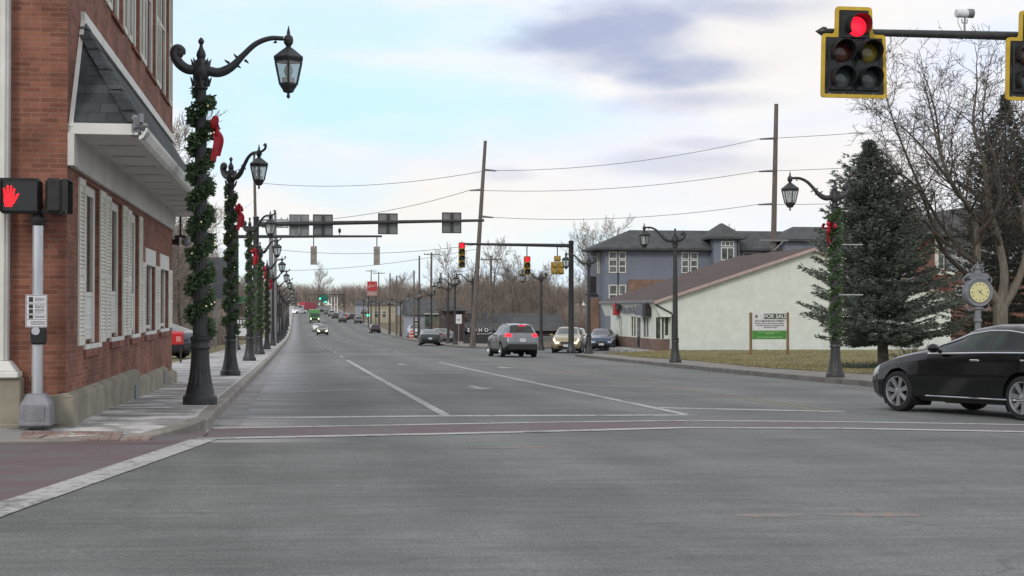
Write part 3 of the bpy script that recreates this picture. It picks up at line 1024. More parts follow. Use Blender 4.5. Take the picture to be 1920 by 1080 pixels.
def ped_head(loc, rz, lit):
    mb = MB()
    mb.bx(-.225, .225, -.09, .09, -.195, .195)
    h = mb.build('signal_head', m_blackplastic, t, smooth=False, bevel=.035)
    h.location = loc
    h.rotation_euler = (0, 0, rz)
    mb = MB()
    for a, b in ((-.20, -.19), (.19, .20)):
        mb.bx(a, b, -.15, -.09, -.18, .18)
    mb.bx(-.2, .2, -.15, -.09, .18, .19)
    mb.build('visor', m_blackplastic, h, smooth=False)
    mb = MB()
    mb.bx(-.185, .185, -.094, -.0905, -.165, .165)
    mb.build('display_face', glassy('display_face_black', (.008, .008, .008), .25), h, smooth=False)
    if lit:
        mb = MB()

        def cap(x0, z0, x1, z1, r0, r1):
            d = Vector((x1 - x0, z1 - z0)).normalized()
            n = Vector((-d.y, d.x))
            pts = []
            for k in range(7):
                q = math.pi * k / 6
                pts.append((x1 + r1 * (n.x * math.cos(q) + d.x * math.sin(q)), -.097, z1 + r1 * (n.y * math.cos(q) + d.y * math.sin(q))))
            pts += [(x0 - n.x * r0, -.097, z0 - n.y * r0), (x0 + n.x * r0, -.097, z0 + n.y * r0)]
            mb.face(*pts)
        ox = -.105
        mb.face(*[(ox + a, -.0975, b) for a, b in ((-.05, -.125), (.03, -.125), (.04, -.06), (.052, .01), (-.058, .01), (-.062, -.05))])
        for (a0, b0, a1, b1) in ((-.047, -.01, -.057, .075), (-.018, 0, -.02, .105), (.012, 0, .018, .10), (.04, 0, .05, .07)):
            cap(ox + a0, b0, ox + a1, b1, .0125, .011)
        cap(ox + .03, -.085, ox + .092, .015, .02, .011)
        mb.build('red_hand', m_hand_on, h, smooth=False)


ped_head((0.02 - .2, -.02, 2.545), 0, True)
ped_head((.19, .04, 2.545), R(90), False)
mb = MB()
pl = [(-.115, -.16), (.115, -.16), (.115, .19), (-.115, .19)]
mb.bx(-.115, .115, -.078, -.072, 1.09, 1.45)
s_ = mb.build('instruction_sign', m_sign_w, t, smooth=False, bevel=.002)
mb = MB()
y = -.0795
for (a, b, c, d) in ((-.108, .108, 1.440, 1.444), (-.108, .108, 1.096, 1.10), (-.108, -.104, 1.1, 1.44), (.104, .108, 1.1, 1.44), (-.1, .1, 1.356, 1.36), (-.1, .1, 1.235, 1.239), (-.1, .1, 1.175, 1.179),
                     (-.08, -.035, 1.37, 1.425), (-.08, -.035, 1.30, 1.345), (-.08, -.035, 1.245, 1.29), (-.08, -.035, 1.186, 1.226)):
    mb.bx(a, b, y, y + .002, c, d)
mb.build('sign_border_and_symbols', m_sign_k, s_, smooth=False)
mb = MB()
rng = random.Random(8)
for z in (1.41, 1.395, 1.38, 1.335, 1.32, 1.305, 1.285, 1.27, 1.255, 1.21, 1.198, 1.15, 1.135, 1.12):
    x = -.015 if z > 1.16 else -.06
    while x < .085:
        w = rng.uniform(.012, .03)
        mb.bx(x, min(x + w, .09), y, y + .002, z, z + .007)
        x += w + .006
mb.build('sign_small_print', m_sign_k, s_, smooth=False)
mb = MB()
mb.bx(-.06, .11, -.11, -.03, .90, 1.085)
mb.build('push_button', m_blackplastic, t, smooth=False, bevel=.02)
mb = MB()
mb.lathe([(.045, -.121), (.045, -.112)], 14, (0, 0, 1.05), axis='y')
mb.build('button_plate', m_alu, t)

# ------------------------------------------------------------------ street lamps
def arc(pts, n=5):
    """Catmull-Rom through points"""
    P = [Vector(p) for p in pts]
    P = [P[0] * 2 - P[1]] + P + [P[-1] * 2 - P[-2]]
    out = []
    for i in range(1, len(P) - 2):
        for k in range(n):
            t = k / n
            out.append(0.5 * ((2 * P[i]) + (P[i + 1] - P[i - 1]) * t + (2 * P[i - 1] - 5 * P[i] + 4 * P[i + 1] - P[i + 2]) * t * t
                              + (3 * P[i] - P[i - 1] - 3 * P[i + 1] + P[i + 2]) * t ** 3))
    out.append(P[-2])
    return out


def make_lamp(label, group, iron, hook=False):
    t = thing('street_lamp', label, 'street lamp', group=group)
    mb = MB()
    mb.lathe([(.245, 0), (.245, .10), (.235, .125), (.215, .135), (.205, .16), (.205, .17)], 20)
    mb.lathe([(.205, .165), (.19, .23), (.165, .34), (.145, .48), (.132, .64), (.125, .80)], 32, flute=.07, fl=(.2, .78))
    mb.lathe([(.125, .795), (.15, .81), (.152, .84), (.135, .86), (.135, .92), (.152, .94), (.148, .965), (.112, .985)], 20)
    mb.build('base', iron, t, angle=50)
    mb = MB()
    mb.lathe([(.108, .98), (.104, 1.6), (.096, 2.6), (.083, 3.8), (.075, 4.55)], 32, flute=.09, fl=(.9, 4.6))
    mb.build('pole', iron, t, angle=60)
    mb = MB()
    mb.lathe([(.075, 4.54), (.10, 4.57), (.085, 4.62), (.075, 4.68), (.11, 4.74), (.125, 4.82), (.12, 4.90), (.10, 4.96), (.055, 5.0), (.04, 5.03)], 14)
    for k in range(8):
        q = k * math.pi / 4
        mb.tube([(.105 * math.cos(q), .105 * math.sin(q), 4.60), (.135 * math.cos(q), .135 * math.sin(q), 4.70), (.15 * math.cos(q), .15 * math.sin(q), 4.74)], [.02, .016, .004], 5)
        mb.tube([(.11 * math.cos(q), .11 * math.sin(q), 4.88), (.13 * math.cos(q), .13 * math.sin(q), 4.97), (.15 * math.cos(q), .15 * math.sin(q), 5.0)], [.02, .014, .003], 5)
    mb.build('hub', iron, t)
    mb = MB()
    mb.lathe([(.035, 4.98), (.055, 5.0), (.07, 5.05), (.06, 5.10), (.03, 5.16), (.022, 5.20), (.03, 5.22), (.045, 5.245), (.04, 5.275), (.012, 5.31)], 12)
    mb.build('finial', iron, t)
    mb = MB()
    pa = arc([(.09, 0, 4.83), (.26, 0, 4.81), (.44, 0, 4.90), (.60, 0, 5.07), (.78, 0, 5.24), (.98, 0, 5.325), (1.18, 0, 5.33)], 6)
    ra = list(np.interp(np.linspace(0, 1, len(pa)), [0, .25, .5, 1], [.075, .07, .045, .034]))
    mb.tube(pa, ra, 10)
    for (x, z, dx, dz) in ((.40, 4.95, -.07, .05), (.52, 5.03, -.06, .06), (.50, 4.92, .07, -.04), (.62, 5.0, .06, -.05), (1.08, 5.28, -.05, -.02)):
        mb.tube([(x, 0, z), (x + dx * .6, 0, z + dz * .5), (x + dx, 0, z + dz)], [.022, .016, .004], 6)
    if hook:
        mb.tube(arc([(1.15, 0, 5.33), (1.38, 0, 5.34), (1.52, 0, 5.40), (1.53, 0, 5.49), (1.47, 0, 5.47)], 4), .03, 8)
    mb.build('arm', iron, t)
    mb = MB()
    ps = arc([(-.09, 0, 4.84), (-.20, 0, 4.85), (-.31, 0, 4.93), (-.375, 0, 5.06), (-.34, 0, 5.14), (-.28, 0, 5.12), (-.275, 0, 5.06)], 5)
    mb.tube(ps, list(np.interp(np.linspace(0, 1, len(ps)), [0, .3, .6, 1], [.075, .075, .07, .055])), 10)
    mb.sphere((-.315, 0, 5.07), (.07, .06, .075))
    mb.build('scroll', iron, t)
    lx = 1.25

    def lm(prof):
        return [(r * 1.13, 4.45 + (z - 4.30) * .845) for r, z in prof]
    mb = MB()
    mb.lathe([(.012, 5.19), (.03, 5.21), (.065, 5.26), (.072, 5.31), (.06, 5.36), (.03, 5.385), (.022, 5.40), (.026, 5.415), (.004, 5.52)], 12, (lx, 0, 0))
    # six-sided roof, bars, bottom cup
    mb.lathe(lm([(.215, 4.985), (.215, 5.01), (.10, 5.13), (.04, 5.19), (.02, 5.21)]), 6, (lx, 0, 0), rot=R(30))
    mb.lathe(lm([(.195, 4.935), (.212, 4.985)]), 6, (lx, 0, 0), rot=R(30))
    for k in range(6):
        q = R(30) + k * math.pi / 3
        (ra_, za_), (rb_, zb_) = lm([(.195, 4.95), (.125, 4.55)])
        mb.tube([(lx + ra_ * math.cos(q), ra_ * math.sin(q), za_), (lx + rb_ * math.cos(q), rb_ * math.sin(q), zb_)], .015, 5)
    mb.lathe(lm([(.035, 4.40), (.075, 4.42), (.085, 4.455), (.125, 4.53), (.128, 4.56), (.11, 4.56)]), 6, (lx, 0, 0), rot=R(30))
    mb.lathe(lm([(.004, 4.30), (.026, 4.33), (.02, 4.36), (.015, 4.41)]), 8, (lx, 0, 0))
    l = mb.build('lantern', iron, t, smooth=False)
    mb = MB()
    mb.lathe(lm([(.115, 4.565), (.182, 4.93)]), 6, (lx, 0, 0), rot=R(30))
    mb.build('lantern_glass', m_lglass, l, smooth=False)
    mb = MB()
    mb.lathe(lm([(.08, 4.57), (.08, 4.66), (.03, 4.67), (.05, 4.74), (.06, 4.79), (.04, 4.86), (.012, 4.90)]), 10, (lx, 0, 0))
    mb.build('bulb', m_bulb, l)
    return t


def make_garland(label, group, seed):
    rng = random.Random(seed)
    t = thing('garland', label, 'garland', group=group)
    mb = MB()
    z0, z1, turns = 1.08, 4.56, rng.uniform(7.6, 9.0)
    npt = 1150
    for i in range(npt):
        u = i / npt
        q = 2 * math.pi * turns * u
        z = z0 + (z1 - z0) * u + rng.uniform(-.11, .11)
        rp = .108 - .026 * u
        wob = .035 * math.sin(17 * u * 6.28) + rng.uniform(-.02, .055)
        c = Vector((math.cos(q) * (rp + wob), math.sin(q) * (rp + wob), z))
        for k in range(7):
            d = Vector((math.cos(q) + rng.uniform(-.9, .9), math.sin(q) + rng.uniform(-.9, .9), rng.uniform(-.75, .6))).normalized()
            L = rng.uniform(.045, .095)
            s = d.cross(Vector((rng.uniform(-1, 1), rng.uniform(-1, 1), rng.uniform(-1, 1)))).normalized() * rng.uniform(.013, .026)
            mb.face(c - s, c + s, c + d * L + s * .5, c + d * L - s * .5)
    mb.build('greenery', m_needle, t, smooth=False)
    mb = MB()
    # bow on the roadward side: two loops, knot, two tails
    bz, bx_ = 4.02, .16
    for sg in (1, -1):
        pts = arc([(bx_, 0, bz), (bx_ + .05, sg * .13, bz + .10), (bx_ + .03, sg * .24, bz + .07), (bx_ + .06, sg * .22, bz - .03), (bx_ + .02, 0, bz - .01)], 5)
        for i in range(len(pts) - 1):
            a, b = pts[i], pts[i + 1]
            w = Vector((.09, 0, .03))
            mb.face(a - w * .5, a + w * .5, b + w * .5, b - w * .5)
    mb.sphere((bx_ + .04, 0, bz), (.05, .05, .055))
    mb.sphere((bx_ + .045, -.02, bz + .09), (.055, .07, .075))
    mb.sphere((bx_ + .06, .0, bz - .09), (.05, .06, .07))
    for (dx, dy, L) in ((.015, -.06, .50), (.07, .07, .42)):
        pts = arc([(bx_ + .02, 0, bz), (bx_ + .05 + dx, dy * .6, bz - L * .4), (bx_ + dx, dy, bz - L)], 5)
        for i in range(len(pts) - 1):
            a, b = pts[i], pts[i + 1]
            w = Vector((.085, .04, 0))
            mb.face(a - w * .5, a + w * .5, b + w * .5, b - w * .5)
    mb.build('bow', m_bow, t)
    mb = MB()
    for i in range(16):
        u = rng.random()
        q = 2 * math.pi * turns * u
        mb.sphere((math.cos(q) * .21, math.sin(q) * .21, z0 + (z1 - z0) * u), .011, 5, 3)
    mb.build('string_lights', m_led, t)
    return t


ORD = ['first', 'second', 'third', 'fourth', 'fifth', 'sixth', 'seventh', 'eighth', 'ninth', 'tenth', 'eleventh', 'twelfth', 'thirteenth', 'fourteenth', 'fifteenth', 'sixteenth']
lampL = [(-1.39, 21.25), (-1.61, 35.6), (-1.76, 54.2), (-1.76, 69.0), (-1.8, 87), (-1.75, 105), (-1.75, 123), (-1.75, 141), (-1.75, 160), (-1.75, 180), (-1.75, 204), (-1.75, 230), (-1.75, 258), (-1.75, 290)]
proto = make_lamp('tall black street lamp wrapped in garland beside the brick building, nearest of all', 'street lamps along the kerbs', m_iron_g)
proto_h = make_lamp('black street lamp with a hooked arm end, second along the left kerb', 'street lamps along the kerbs', m_iron, True)
for i, (x, y) in enumerate(lampL):
    o = proto if i == 0 else (proto_h if i == 1 else copy_tree(proto_h))
    o.location = (x, y, zr(x, y) + .14)
    o.rotation_euler.z = 0 if i == 0 else R((-56, -52, -50, -45, -40, -30, -20)[min(i - 1, 6)])
    if i > 1:
        o['label'] = 'black street lamp, %s along the left kerb counted from the brick building' % ORD[i]
lampR = [(14.25, 36.9), (14.75, 55.3), (15.35, 75.3), (16.2, 95.5), (12.9, 106.5), (12.6, 116), (13.2, 127), (14.0, 152), (14.3, 172), (14.5, 205), (14.6, 232), (14.7, 262), (14.7, 292), (14.7, 325)]
for i, (x, y) in enumerate(lampR):
    o = copy_tree(proto)
    o.location = (x, y, zr(x, y) + (.14 if i != 3 else .0))
    o.rotation_euler.z = math.pi + R((0, 0, -25, -10, -20, 0, 0, 0)[min(i, 7)])
    o['label'] = 'black street lamp, %s on the right side of the street counted from the camera' % ORD[i]
lampR_garl = [0]
gps = [make_garland('green garland with red bow wound around the %s lamp along the left kerb' % ORD[i], 'lit garlands on the lamp posts', 5 + i) for i in range(3)]
gps[0]['label'] = 'green garland with red bow wound around the nearest left street lamp'
gp = gps[0]
for i in range(5):
    o = gps[i] if i < 3 else copy_tree(gps[i - 2])
    o.location = (lampL[i][0], lampL[i][1], zr(*lampL[i]) + .14)
    o.rotation_euler.z = R((0, -10, -25, 10, -15)[i])
    if i:
        o['label'] = 'green garland with red bow wound around the %s lamp along the left kerb' % ORD[i]
o = copy_tree(gps[1])
o.location = (lampR[0][0], lampR[0][1], zr(*lampR[0]) + .14)
o.rotation_euler.z = R(200)
o['label'] = 'green garland with red bow on the right lamp in front of the spruce'
# banner arms on that lamp
mb = MB()
for z in (4.30, 2.95):
    mb.tube([(14.25 + .1, 36.9, zr(14.25, 36.9) + z - .6), (14.25 + .78, 36.9, zr(14.25, 36.9) + z - .6)], .018, 6)
lr1 = [o for o in COL.objects if o.get('label', '').startswith('black street lamp, first on the right')][0]
ob = mb.build('banner_arm', m_alu, None)
ob.parent = lr1
ob.matrix_parent_inverse = (Matrix.Translation(lr1.location) @ Matrix.Rotation(lr1.rotation_euler.z, 4, 'Z')).inverted()


# ------------------------------------------------------------------ traffic signals
def lens(sig, x, z, m, r=.15, y=-.03, visor=True, name='lens'):
    mb = MB()
    prof = [(r * math.sin(q), -r * .32 * math.cos(q)) for q in np.linspace(0.02, math.pi / 2, 6)]
    mb.lathe([(a, b) for a, b in prof], 20, (x, y, z), axis='y')
    l = mb.build(name, m, sig)
    if visor:
        mb = MB()
        rv = r * 1.07
        n = 18
        L = .24
        for k in range(n):
            q0, q1 = R(-40 + 260 * k / n), R(-40 + 260 * (k + 1) / n)

            def pt(q, d, rr):
                return (x + rr * math.cos(q), y - d, z + rr * math.sin(q))
            e0 = L * (.55 + .45 * math.sin(max(0, min(math.pi, (q0 + R(40)) * 180 / 260))))
            e1 = L * (.55 + .45 * math.sin(max(0, min(math.pi, (q1 + R(40)) * 180 / 260))))
            mb.face(pt(q0, 0, rv), pt(q1, 0, rv), pt(q1, e1, rv), pt(q0, e0, rv))
            mb.face(pt(q0, e0, rv + .012), pt(q1, e1, rv + .012), pt(q1, 0, rv + .012), pt(q0, 0, rv + .012))
            mb.face(pt(q0, e0, rv), pt(q1, e1, rv), pt(q1, e1, rv + .012), pt(q0, e0, rv + .012))
        mb.build('visor', m_blackplastic, l)
    return l


def doghouse(label, loc, rz=0.0):
    """five-section cluster: one lens on top, two pairs below, black backplate with a yellow border"""
    t = thing('traffic_signal', label, 'traffic light', loc, rz, 'five-lens signals on the near mast arm')
    W, T, H1, H2 = .515, .295, .0, .95        # half widths, step height, origin at the bottom
    HT = 1.36

    def outline(o):
        r = .04
        pts = [(-W + o, H1 + o), (W - o, H1 + o), (W - o - .02, H2 - o), (T - o, H2 - o), (T - o - .012, HT - o), (-T + o + .012, HT - o), (-T + o, H2 - o), (-W + o + .02, H2 - o)]
        return pts
    mb = MB()
    mb.prism([(x, 0, z) for x, z in outline(.03)], (0, .02, 0))
    mb.build('backplate', m_blackplastic, t, smooth=False)
    mb = MB()

    def rnd(poly, rad):
        out = []
        for i, p in enumerate(poly):
            p, u_, v_ = Vector(p), Vector(poly[i - 1]), Vector(poly[(i + 1) % len(poly)])
            for k in range(4):
                f = k / 3
                pa, pb = p + (u_ - p).normalized() * rad, p + (v_ - p).normalized() * rad
                out.append(tuple(pa.lerp(p, f).lerp(p.lerp(pb, f), f)))
        return out
    a, b = rnd(outline(0), .055), rnd(outline(.052), .02)
    n = len(a)
    for k in range(n):
        q = [(a[k]), (a[(k + 1) % n]), (b[(k + 1) % n]), (b[k])]
        mb.prism([(x, -.012, z) for x, z in q], (0, .04, 0))
    mb.build('yellow_border', m_signal_y, t, smooth=False)
    mb = MB()
    mb.bx(-.40, -.015, -.03, .16, .10, .86)
    mb.bx(.015, .40, -.03, .16, .10, .86)
    mb.bx(-.19, .19, -.03, .16, .88, 1.27)
    mb.build('housing', m_blackplastic, t, smooth=False, bevel=.02)
    mb = MB()
    rng = random.Random(3)
    for (x, z, w, h) in ((-.46, .80, .012, .09), (-.46, .42, .012, .08), (.455, .58, .012, .08), (.455, .25, .012, .09), (-.12, 1.21, .05, .012), (.08, 1.21, .12, .012), (.22, 1.10, .01, .1),
                         (-.14, .9, .03, .012), (.12, .9, .04, .012), (-.38, .06, .05, .012), (.3, .06, .04, .012), (-.16, .06, .03, .01)):
        mb.bx(x - w / 2, x + w / 2, -.0025, -.0005, z - h / 2, z + h / 2)
    mb.build('reflective_edge_chip', m_galv, t, smooth=False)
    lens(t, 0.035, 1.06, m_red_on, name='red_lens')
    lens(t, -.21, .67, m_lens_r, name='red_arrow_lens')
    lens(t, .21, .67, m_lens_y, name='yellow_lens')
    lens(t, -.21, .28, m_lens_g, name='green_arrow_lens')
    lens(t, .21, .28, m_lens_g, name='green_lens')
    return t


doghouse('large yellow-edged five-lens traffic light, left on the near mast arm, red lit', (8.19, 20.42, 4.345))
doghouse('yellow-edged five-lens traffic light cut by the right end of view', (11.05, 20.30, 4.345))
t = thing('mast_arm', 'dark steel mast arm overhead at upper right carrying the big yellow-edged signals', 'mast arm', (16.8, 20.6, zr(16.8, 20.6)))
mb = MB()
mb.tube([(7.82 - 16.8, 0, 5.36 - t.location.z), (10.5 - 16.8, 0, 5.375 - t.location.z), (16.8 - 16.8, 0, 5.40 - t.location.z)], [.048, .066, .11], 12)
mb.build('arm', m_iron_g, t)
mb = MB()
mb.lathe([(.004, -.16), (.06, -.07), (.072, -.05), (.072, 0), (.05, .01)], 10, (7.82 - 16.8, 0, 5.36 - t.location.z), 'x')
mb.build('end_cap', m_iron, t)
mb = MB()
mb.lathe([(.3, 0), (.3, .2), (.2, .4), (.15, .6), (.12, 6.5), (.03, 6.6)], 16)
mb.build('pole', m_iron, t)
# traffic camera on top of the arm
t = thing('traffic_camera', 'white bullet camera on a forked stand above the near mast arm', 'traffic camera', (10.03, 20.6, 5.41))
mb = MB()
mb.bx(-.1, .12, -.05, .05, -.02, .02)
mb.tube([(.0, 0, .0), (0, 0, .2)], .022, 8)
mb.tube([(-.06, 0, .28), (-.055, 0, .2), (.055, 0, .2), (.06, 0, .28)], .014, 6)
mb.tube([(.005, 0, .2), (.01, 0, .35)], .02, 8)
mb.build('stand', m_galv, t)
mb = MB()
mb.lathe([(.01, -.20), (.085, -.19), (.09, -.1), (.088, .10)], 14, (0.0, 0, .40), 'x')
mb.build('housing', m_sign_w, t)
mb = MB()
mb.lathe([(.088, .06), (.095, .06), (.098, .19), (.085, .19)], 14, (0, 0, .405), 'x')
mb.lathe([(.08, .18), (.02, .185)], 14, (0, 0, .405), 'x')
mb.build('hood', m_signback, t)
mb = MB()
mb.tube(arc([(-.16, -.05, .33), (-.17, -.05, .2), (-.1, -.05, .05), (-.06, -.05, -.02), (-.02, -.06, -.10), (-.10, -.06, -.16), (-.16, -.05, -.10)], 4), .007, 5)
mb.build('cable', m_wire, t)


t.scale = (.72, .72, .72)


# overhead mast arms at the next crossing
def mast(label, bx_, by, top, xa, za, xb, zb, r=(.14, .06), name='mast_arm', mtl=m_iron_g):
    z = zr(bx_, by) + .12
    t = thing(name, label, 'mast arm', (bx_, by, z))
    mb = MB()
    mb.lathe([(.28, 0), (.28, .15), (.2, .3), (.17, .5), (.14, top - z - .1), (.16, top - z - .05), (.16, top - z), (.02, top - z + .06)], 16)
    mb.build('pole', mtl, t)
    mb = MB()
    mb.tube([(0, 0, za - z), (xb - bx_, 0, zb - z)], list(r), 10)
    if xa is not None:
        mb.tube([(0, 0, za - z), (xa - bx_, 0, za - z)], .05, 8)
    mb.build('arm', mtl, t)
    return t


mast('long grey mast arm over the oncoming lanes holding four square sign backs', -2.1, 74.5, 5.9, None, 5.52, 9.62, 5.83, (.13, .07))
for i, (x, z, lab) in enumerate(((.07, 5.52, 'pale translucent square sign back, leftmost on the long mast arm'), (1.28, 5.53, 'dark grey square sign back, second from left on the long mast arm'),
                                 (4.62, 5.62, 'dark grey square sign back in the middle of the long mast arm'), (7.94, 5.70, 'dark grey square sign back nearest the free end of the mast arm'))):
    t = thing('lane_sign', lab, 'road sign', (x, 74.72, z), 0, 'sign backs on the long mast arm')
    mb = MB()
    mb.bx(-.49, .49, -.01, .02, -.545, .545)
    mb.build('panel', m_signback if i else m_galv, t, smooth=False, bevel=.008)
    mb = MB()
    for a in ((-.51, .51, -.545, -.50), (-.51, .51, .50, .545), (-.51, -.46, -.5, .5), (.46, .51, -.5, .5)):
        mb.bx(a[0], a[1], -.03, -.011, a[2], a[3])
    mb.build('border_frame', m_iron_g if i else m_galv, t, smooth=False)
    mb = MB()
    mb.bx(-.06, .06, -.10, -.03, -.5, .5)
    mb.build('bracket', m_iron_g if i else m_galv, t, smooth=False)
ms = mast('slim grey mast arm behind the long one carrying two hanging signals', -3.5, 84, 5.9, None, 5.36, 4.85, 5.44, (.10, .06))
mb = MB()
zz = 5.42 - ms.location.z
mb.tube([(5.9, 0, zz), (5.9, 0, zz + .22)], .02, 6)
mb.lathe([(.05, zz + .2), (.08, zz + .24), (.08, zz + .42), (.04, zz + .46)], 8, (5.9, 0, 0))
mb.build('detector', m_blackplastic, ms)


def stack(label, x, y, ztop, n, hang, mtl, cat='traffic light', rz=0.0, lit=None, fade=False, group=None, lens_on=True):
    t = thing('traffic_signal', label, cat, (x, y, ztop), rz, group)
    mb = MB()
    mb.bx(-.17, .17, -.08, .12, -.355 * n, 0)
    for k in range(n):
        mb.bx(-.18, .18, -.085, -.07, -.355 * (k + 1) + .012, -.355 * k - .012)
    mb.build('housing', mtl, t, smooth=False, bevel=.015)
    mb = MB()
    mb.tube([(0, .02, 0), (0, .02, hang)], .03, 6)
    mb.build('hanger', m_iron_g, t)
    if lens_on:
        for k in range(n):
            lens(t, 0, -.355 * (k + .5), m_red_on if (lit == k) else (m_lens_r if k == 0 else m_lens_y if k < n / 2 else m_lens_g), r=.14, y=-.085, name='red_lens' if k == 0 else 'lens')
    return t


m_oldgrey = mat('weathered_signal_grey', (0.33, 0.30, 0.265), (0.22, 0.2, 0.18), 5, 0.7)
stack('pale grey signal seen from behind, left one under the slim mast arm', .91, 83.9, 4.83, 3, .58, m_oldgrey, rz=R(175), group='signals hanging from the slim mast arm')
stack('pale grey signal seen from behind, at the free end of the slim mast arm', 4.55, 83.9, 4.83, 3, .60, m_oldgrey, rz=R(180), group='signals hanging from the slim mast arm')
t = mast('black mast arm reaching over the right lanes from a pole at the side street', 15.35, 80.3, 5.06, None, 4.80, 9.0, 4.86, (.11, .06), mtl=m_iron)
stack('tall yellow four-lens traffic light, lit red, at the tip of the right mast arm', 9.08, 80.1, 4.93, 4, .05, m_signal_far, lit=0)
stack('three-lens yellow traffic light, lit red, hanging mid right mast arm', 12.78, 80.1, 4.18, 3, .62, m_signal_far, lit=0)
t = thing('traffic_signal', 'blocky yellow signal cluster seen side-on next to the right mast pole', 'traffic light', (14.52, 80.1, 3.16))
mb = MB()
mb.bx(-.36, -.02, -.1, .12, 0, .71)
mb.bx(.02, .36, -.1, .12, 0, .71)
mb.bx(-.18, .18, -.1, .12, .73, 1.05)
mb.build('housing', m_signal_far, t, smooth=False, bevel=.02)
mb = MB()
mb.tube([(0, 0, 1.0), (0, 0, 1.66)], .03, 6)
mb.build('hanger', m_iron, t)
mb = MB()
for (x, z) in ((-.19, .53), (.19, .53), (-.19, .18), (.19, .18), (0, .89)):
    mb.lathe([(.11, -.24), (.15, -.1), (.15, -.09)], 12, (x, 0, z), 'y')
mb.build('lens_cover', m_signal_far, t)

# far signals and gantry at the foot of the hill
for i, (x, y, z, lab) in enumerate(((7.0, 455, 5.4, 'tiny green traffic light far down the street, left of a pair'), (8.6, 450, 4.3, 'tiny green traffic light far down the street, lower of a pair'),
                                    (14.5, 300, .8, 'small green signal light far right beside the yellowish building'))):
    t = stack(lab, x, y, z, 3, .5, m_blackplastic, lit=None, lens_on=False)
    lens(t, 0, -.355 * 2.5, m_green_on, r=.28, y=-.09, visor=False, name='green_lens')


# ------------------------------------------------------------------ utility poles and wires
def upole(label, x, y, zt, lean=(0, 0), r=(.17, .10), arms=(), mtl=m_wood, xarm=None, group='utility poles along the street'):
    z = zr(x, y) + .1
    t = thing('utility_pole', label, 'utility pole', (x, y, z), 0, group)
    h = zt - z
    mb = MB()
    mb.tube([(0, 0, -.3), (lean[0] * .5, lean[1] * .5, h * .5), (lean[0], lean[1], h)], [r[0], (r[0] + r[1]) / 2, r[1]], 10)
    mb.build('pole', mtl, t)
    for (za, L) in arms:
        f = (za - z) / h
        mb = MB()
        mb.tube([(lean[0] * f, lean[1] * f, za - z), (lean[0] * f + L, lean[1] * f, za - z - .07)], [.09, .05], 8)
        mb.build('insulator_arm', m_signback, t)
    if xarm:
        for za in xarm:
            mb = MB()
            mb.box((lean[0], 0, za - z), (2.2, .1, .12))
            for q in (-1, -.5, .5, 1):
                mb.lathe([(.04, .06), (.05, .2), (.02, .22)], 6, (lean[0] + q, 0, za - z))
            mb.build('crossarm', mtl, t, smooth=False)
    return t


upole('tall leaning wooden utility pole with three insulator arms beyond the right crossing', 12.55, 104, 13.47, (.97, 0), (.21, .12), ((11.36, .95), (9.90, -.92), (7.95, .95)))
upole('tall utility pole rising behind the white commercial building roof', 32.45, 96, 15.44, (.4, 0), (.24, .14), ((13.05, -1.15), (10.8, -1.15), (8.5, -1.15)))
tp = [o for o in COL.objects if o.get('label', '').startswith('tall utility pole rising behind')][0]
mb = MB()
mb.box((.1, -.3, 5.95 - tp.location.z), (2.0, .12, .12))
mb.tube([(-.6, -.3, 5.9 - tp.location.z), (.1, -.3, 5.25 - tp.location.z), (.8, -.3, 5.9 - tp.location.z)], .05, 5)
mb.build('crossarm', m_galv, tp, smooth=False)
t = upole('tall thin utility pole behind the lamps on the left side', -3.45, 128, 14.8, (-.35, 0), (.2, .1), ((12.3, .75), (9.0, .75)))
upole('grey steel pole behind the third left lamp', -1.95, 108, 8.2, (0, 0), (.19, .15), mtl=m_galv)
upole('slim grey pole with crossarms beside the grey steel pole on the left', -1.85, 121, 9.2, (0, 0), (.15, .11), xarm=(8.6, 8.0), mtl=m_galv)
upole('utility pole with crossarm and hanging hardware behind the far right lamps', 18.8, 205, 9.3, (.1, 0), (.2, .14), xarm=(9.0,))
for (px_x, y, zt, lab) in ((14.9, 178, 7.8, 'bare pole left of the crossarm pole, right of the dark vehicle'), (16.3, 165, 5.4, 'bare pole right of the crossarm pole beside the far lamps'),
                           (15.2, 190, 6.3, 'bare pole in the right verge, fifth from the leaning pole'), (14.6, 215, 6.2, 'bare pole in the right verge, sixth from the leaning pole'),
                           (14.9, 235, 7.1, 'bare pole in the right verge, seventh from the leaning pole'), (15.0, 270, 8.2, 'bare pole beside the red sign, right one'),
                           (15.1, 300, 9.4, 'bare pole beside the red sign, left one')):
    upole(lab, px_x, y, zt, (0, 0), (.15, .1), xarm=(zt - .3,) if y >= 270 else None)
upole('utility pole with crossarm among the bare trees at centre right', 20.1, 150, 6.8, (0, 0), (.16, .12), xarm=(6.4,))


def wire(label, a, b, sag, r=.013, mid=None, group='overhead wires'):
    a, b = Vector(a), Vector(b)
    n = 14
    pts = [a.lerp(b, i / n) - Vector((0, 0, sag * 4 * (i / n) * (1 - i / n))) for i in range(n + 1)]
    mb = MB()
    mb.tube(pts, r, 5)
    tag(mb.build('overhead_wire', m_wire), label, 'wire', group)


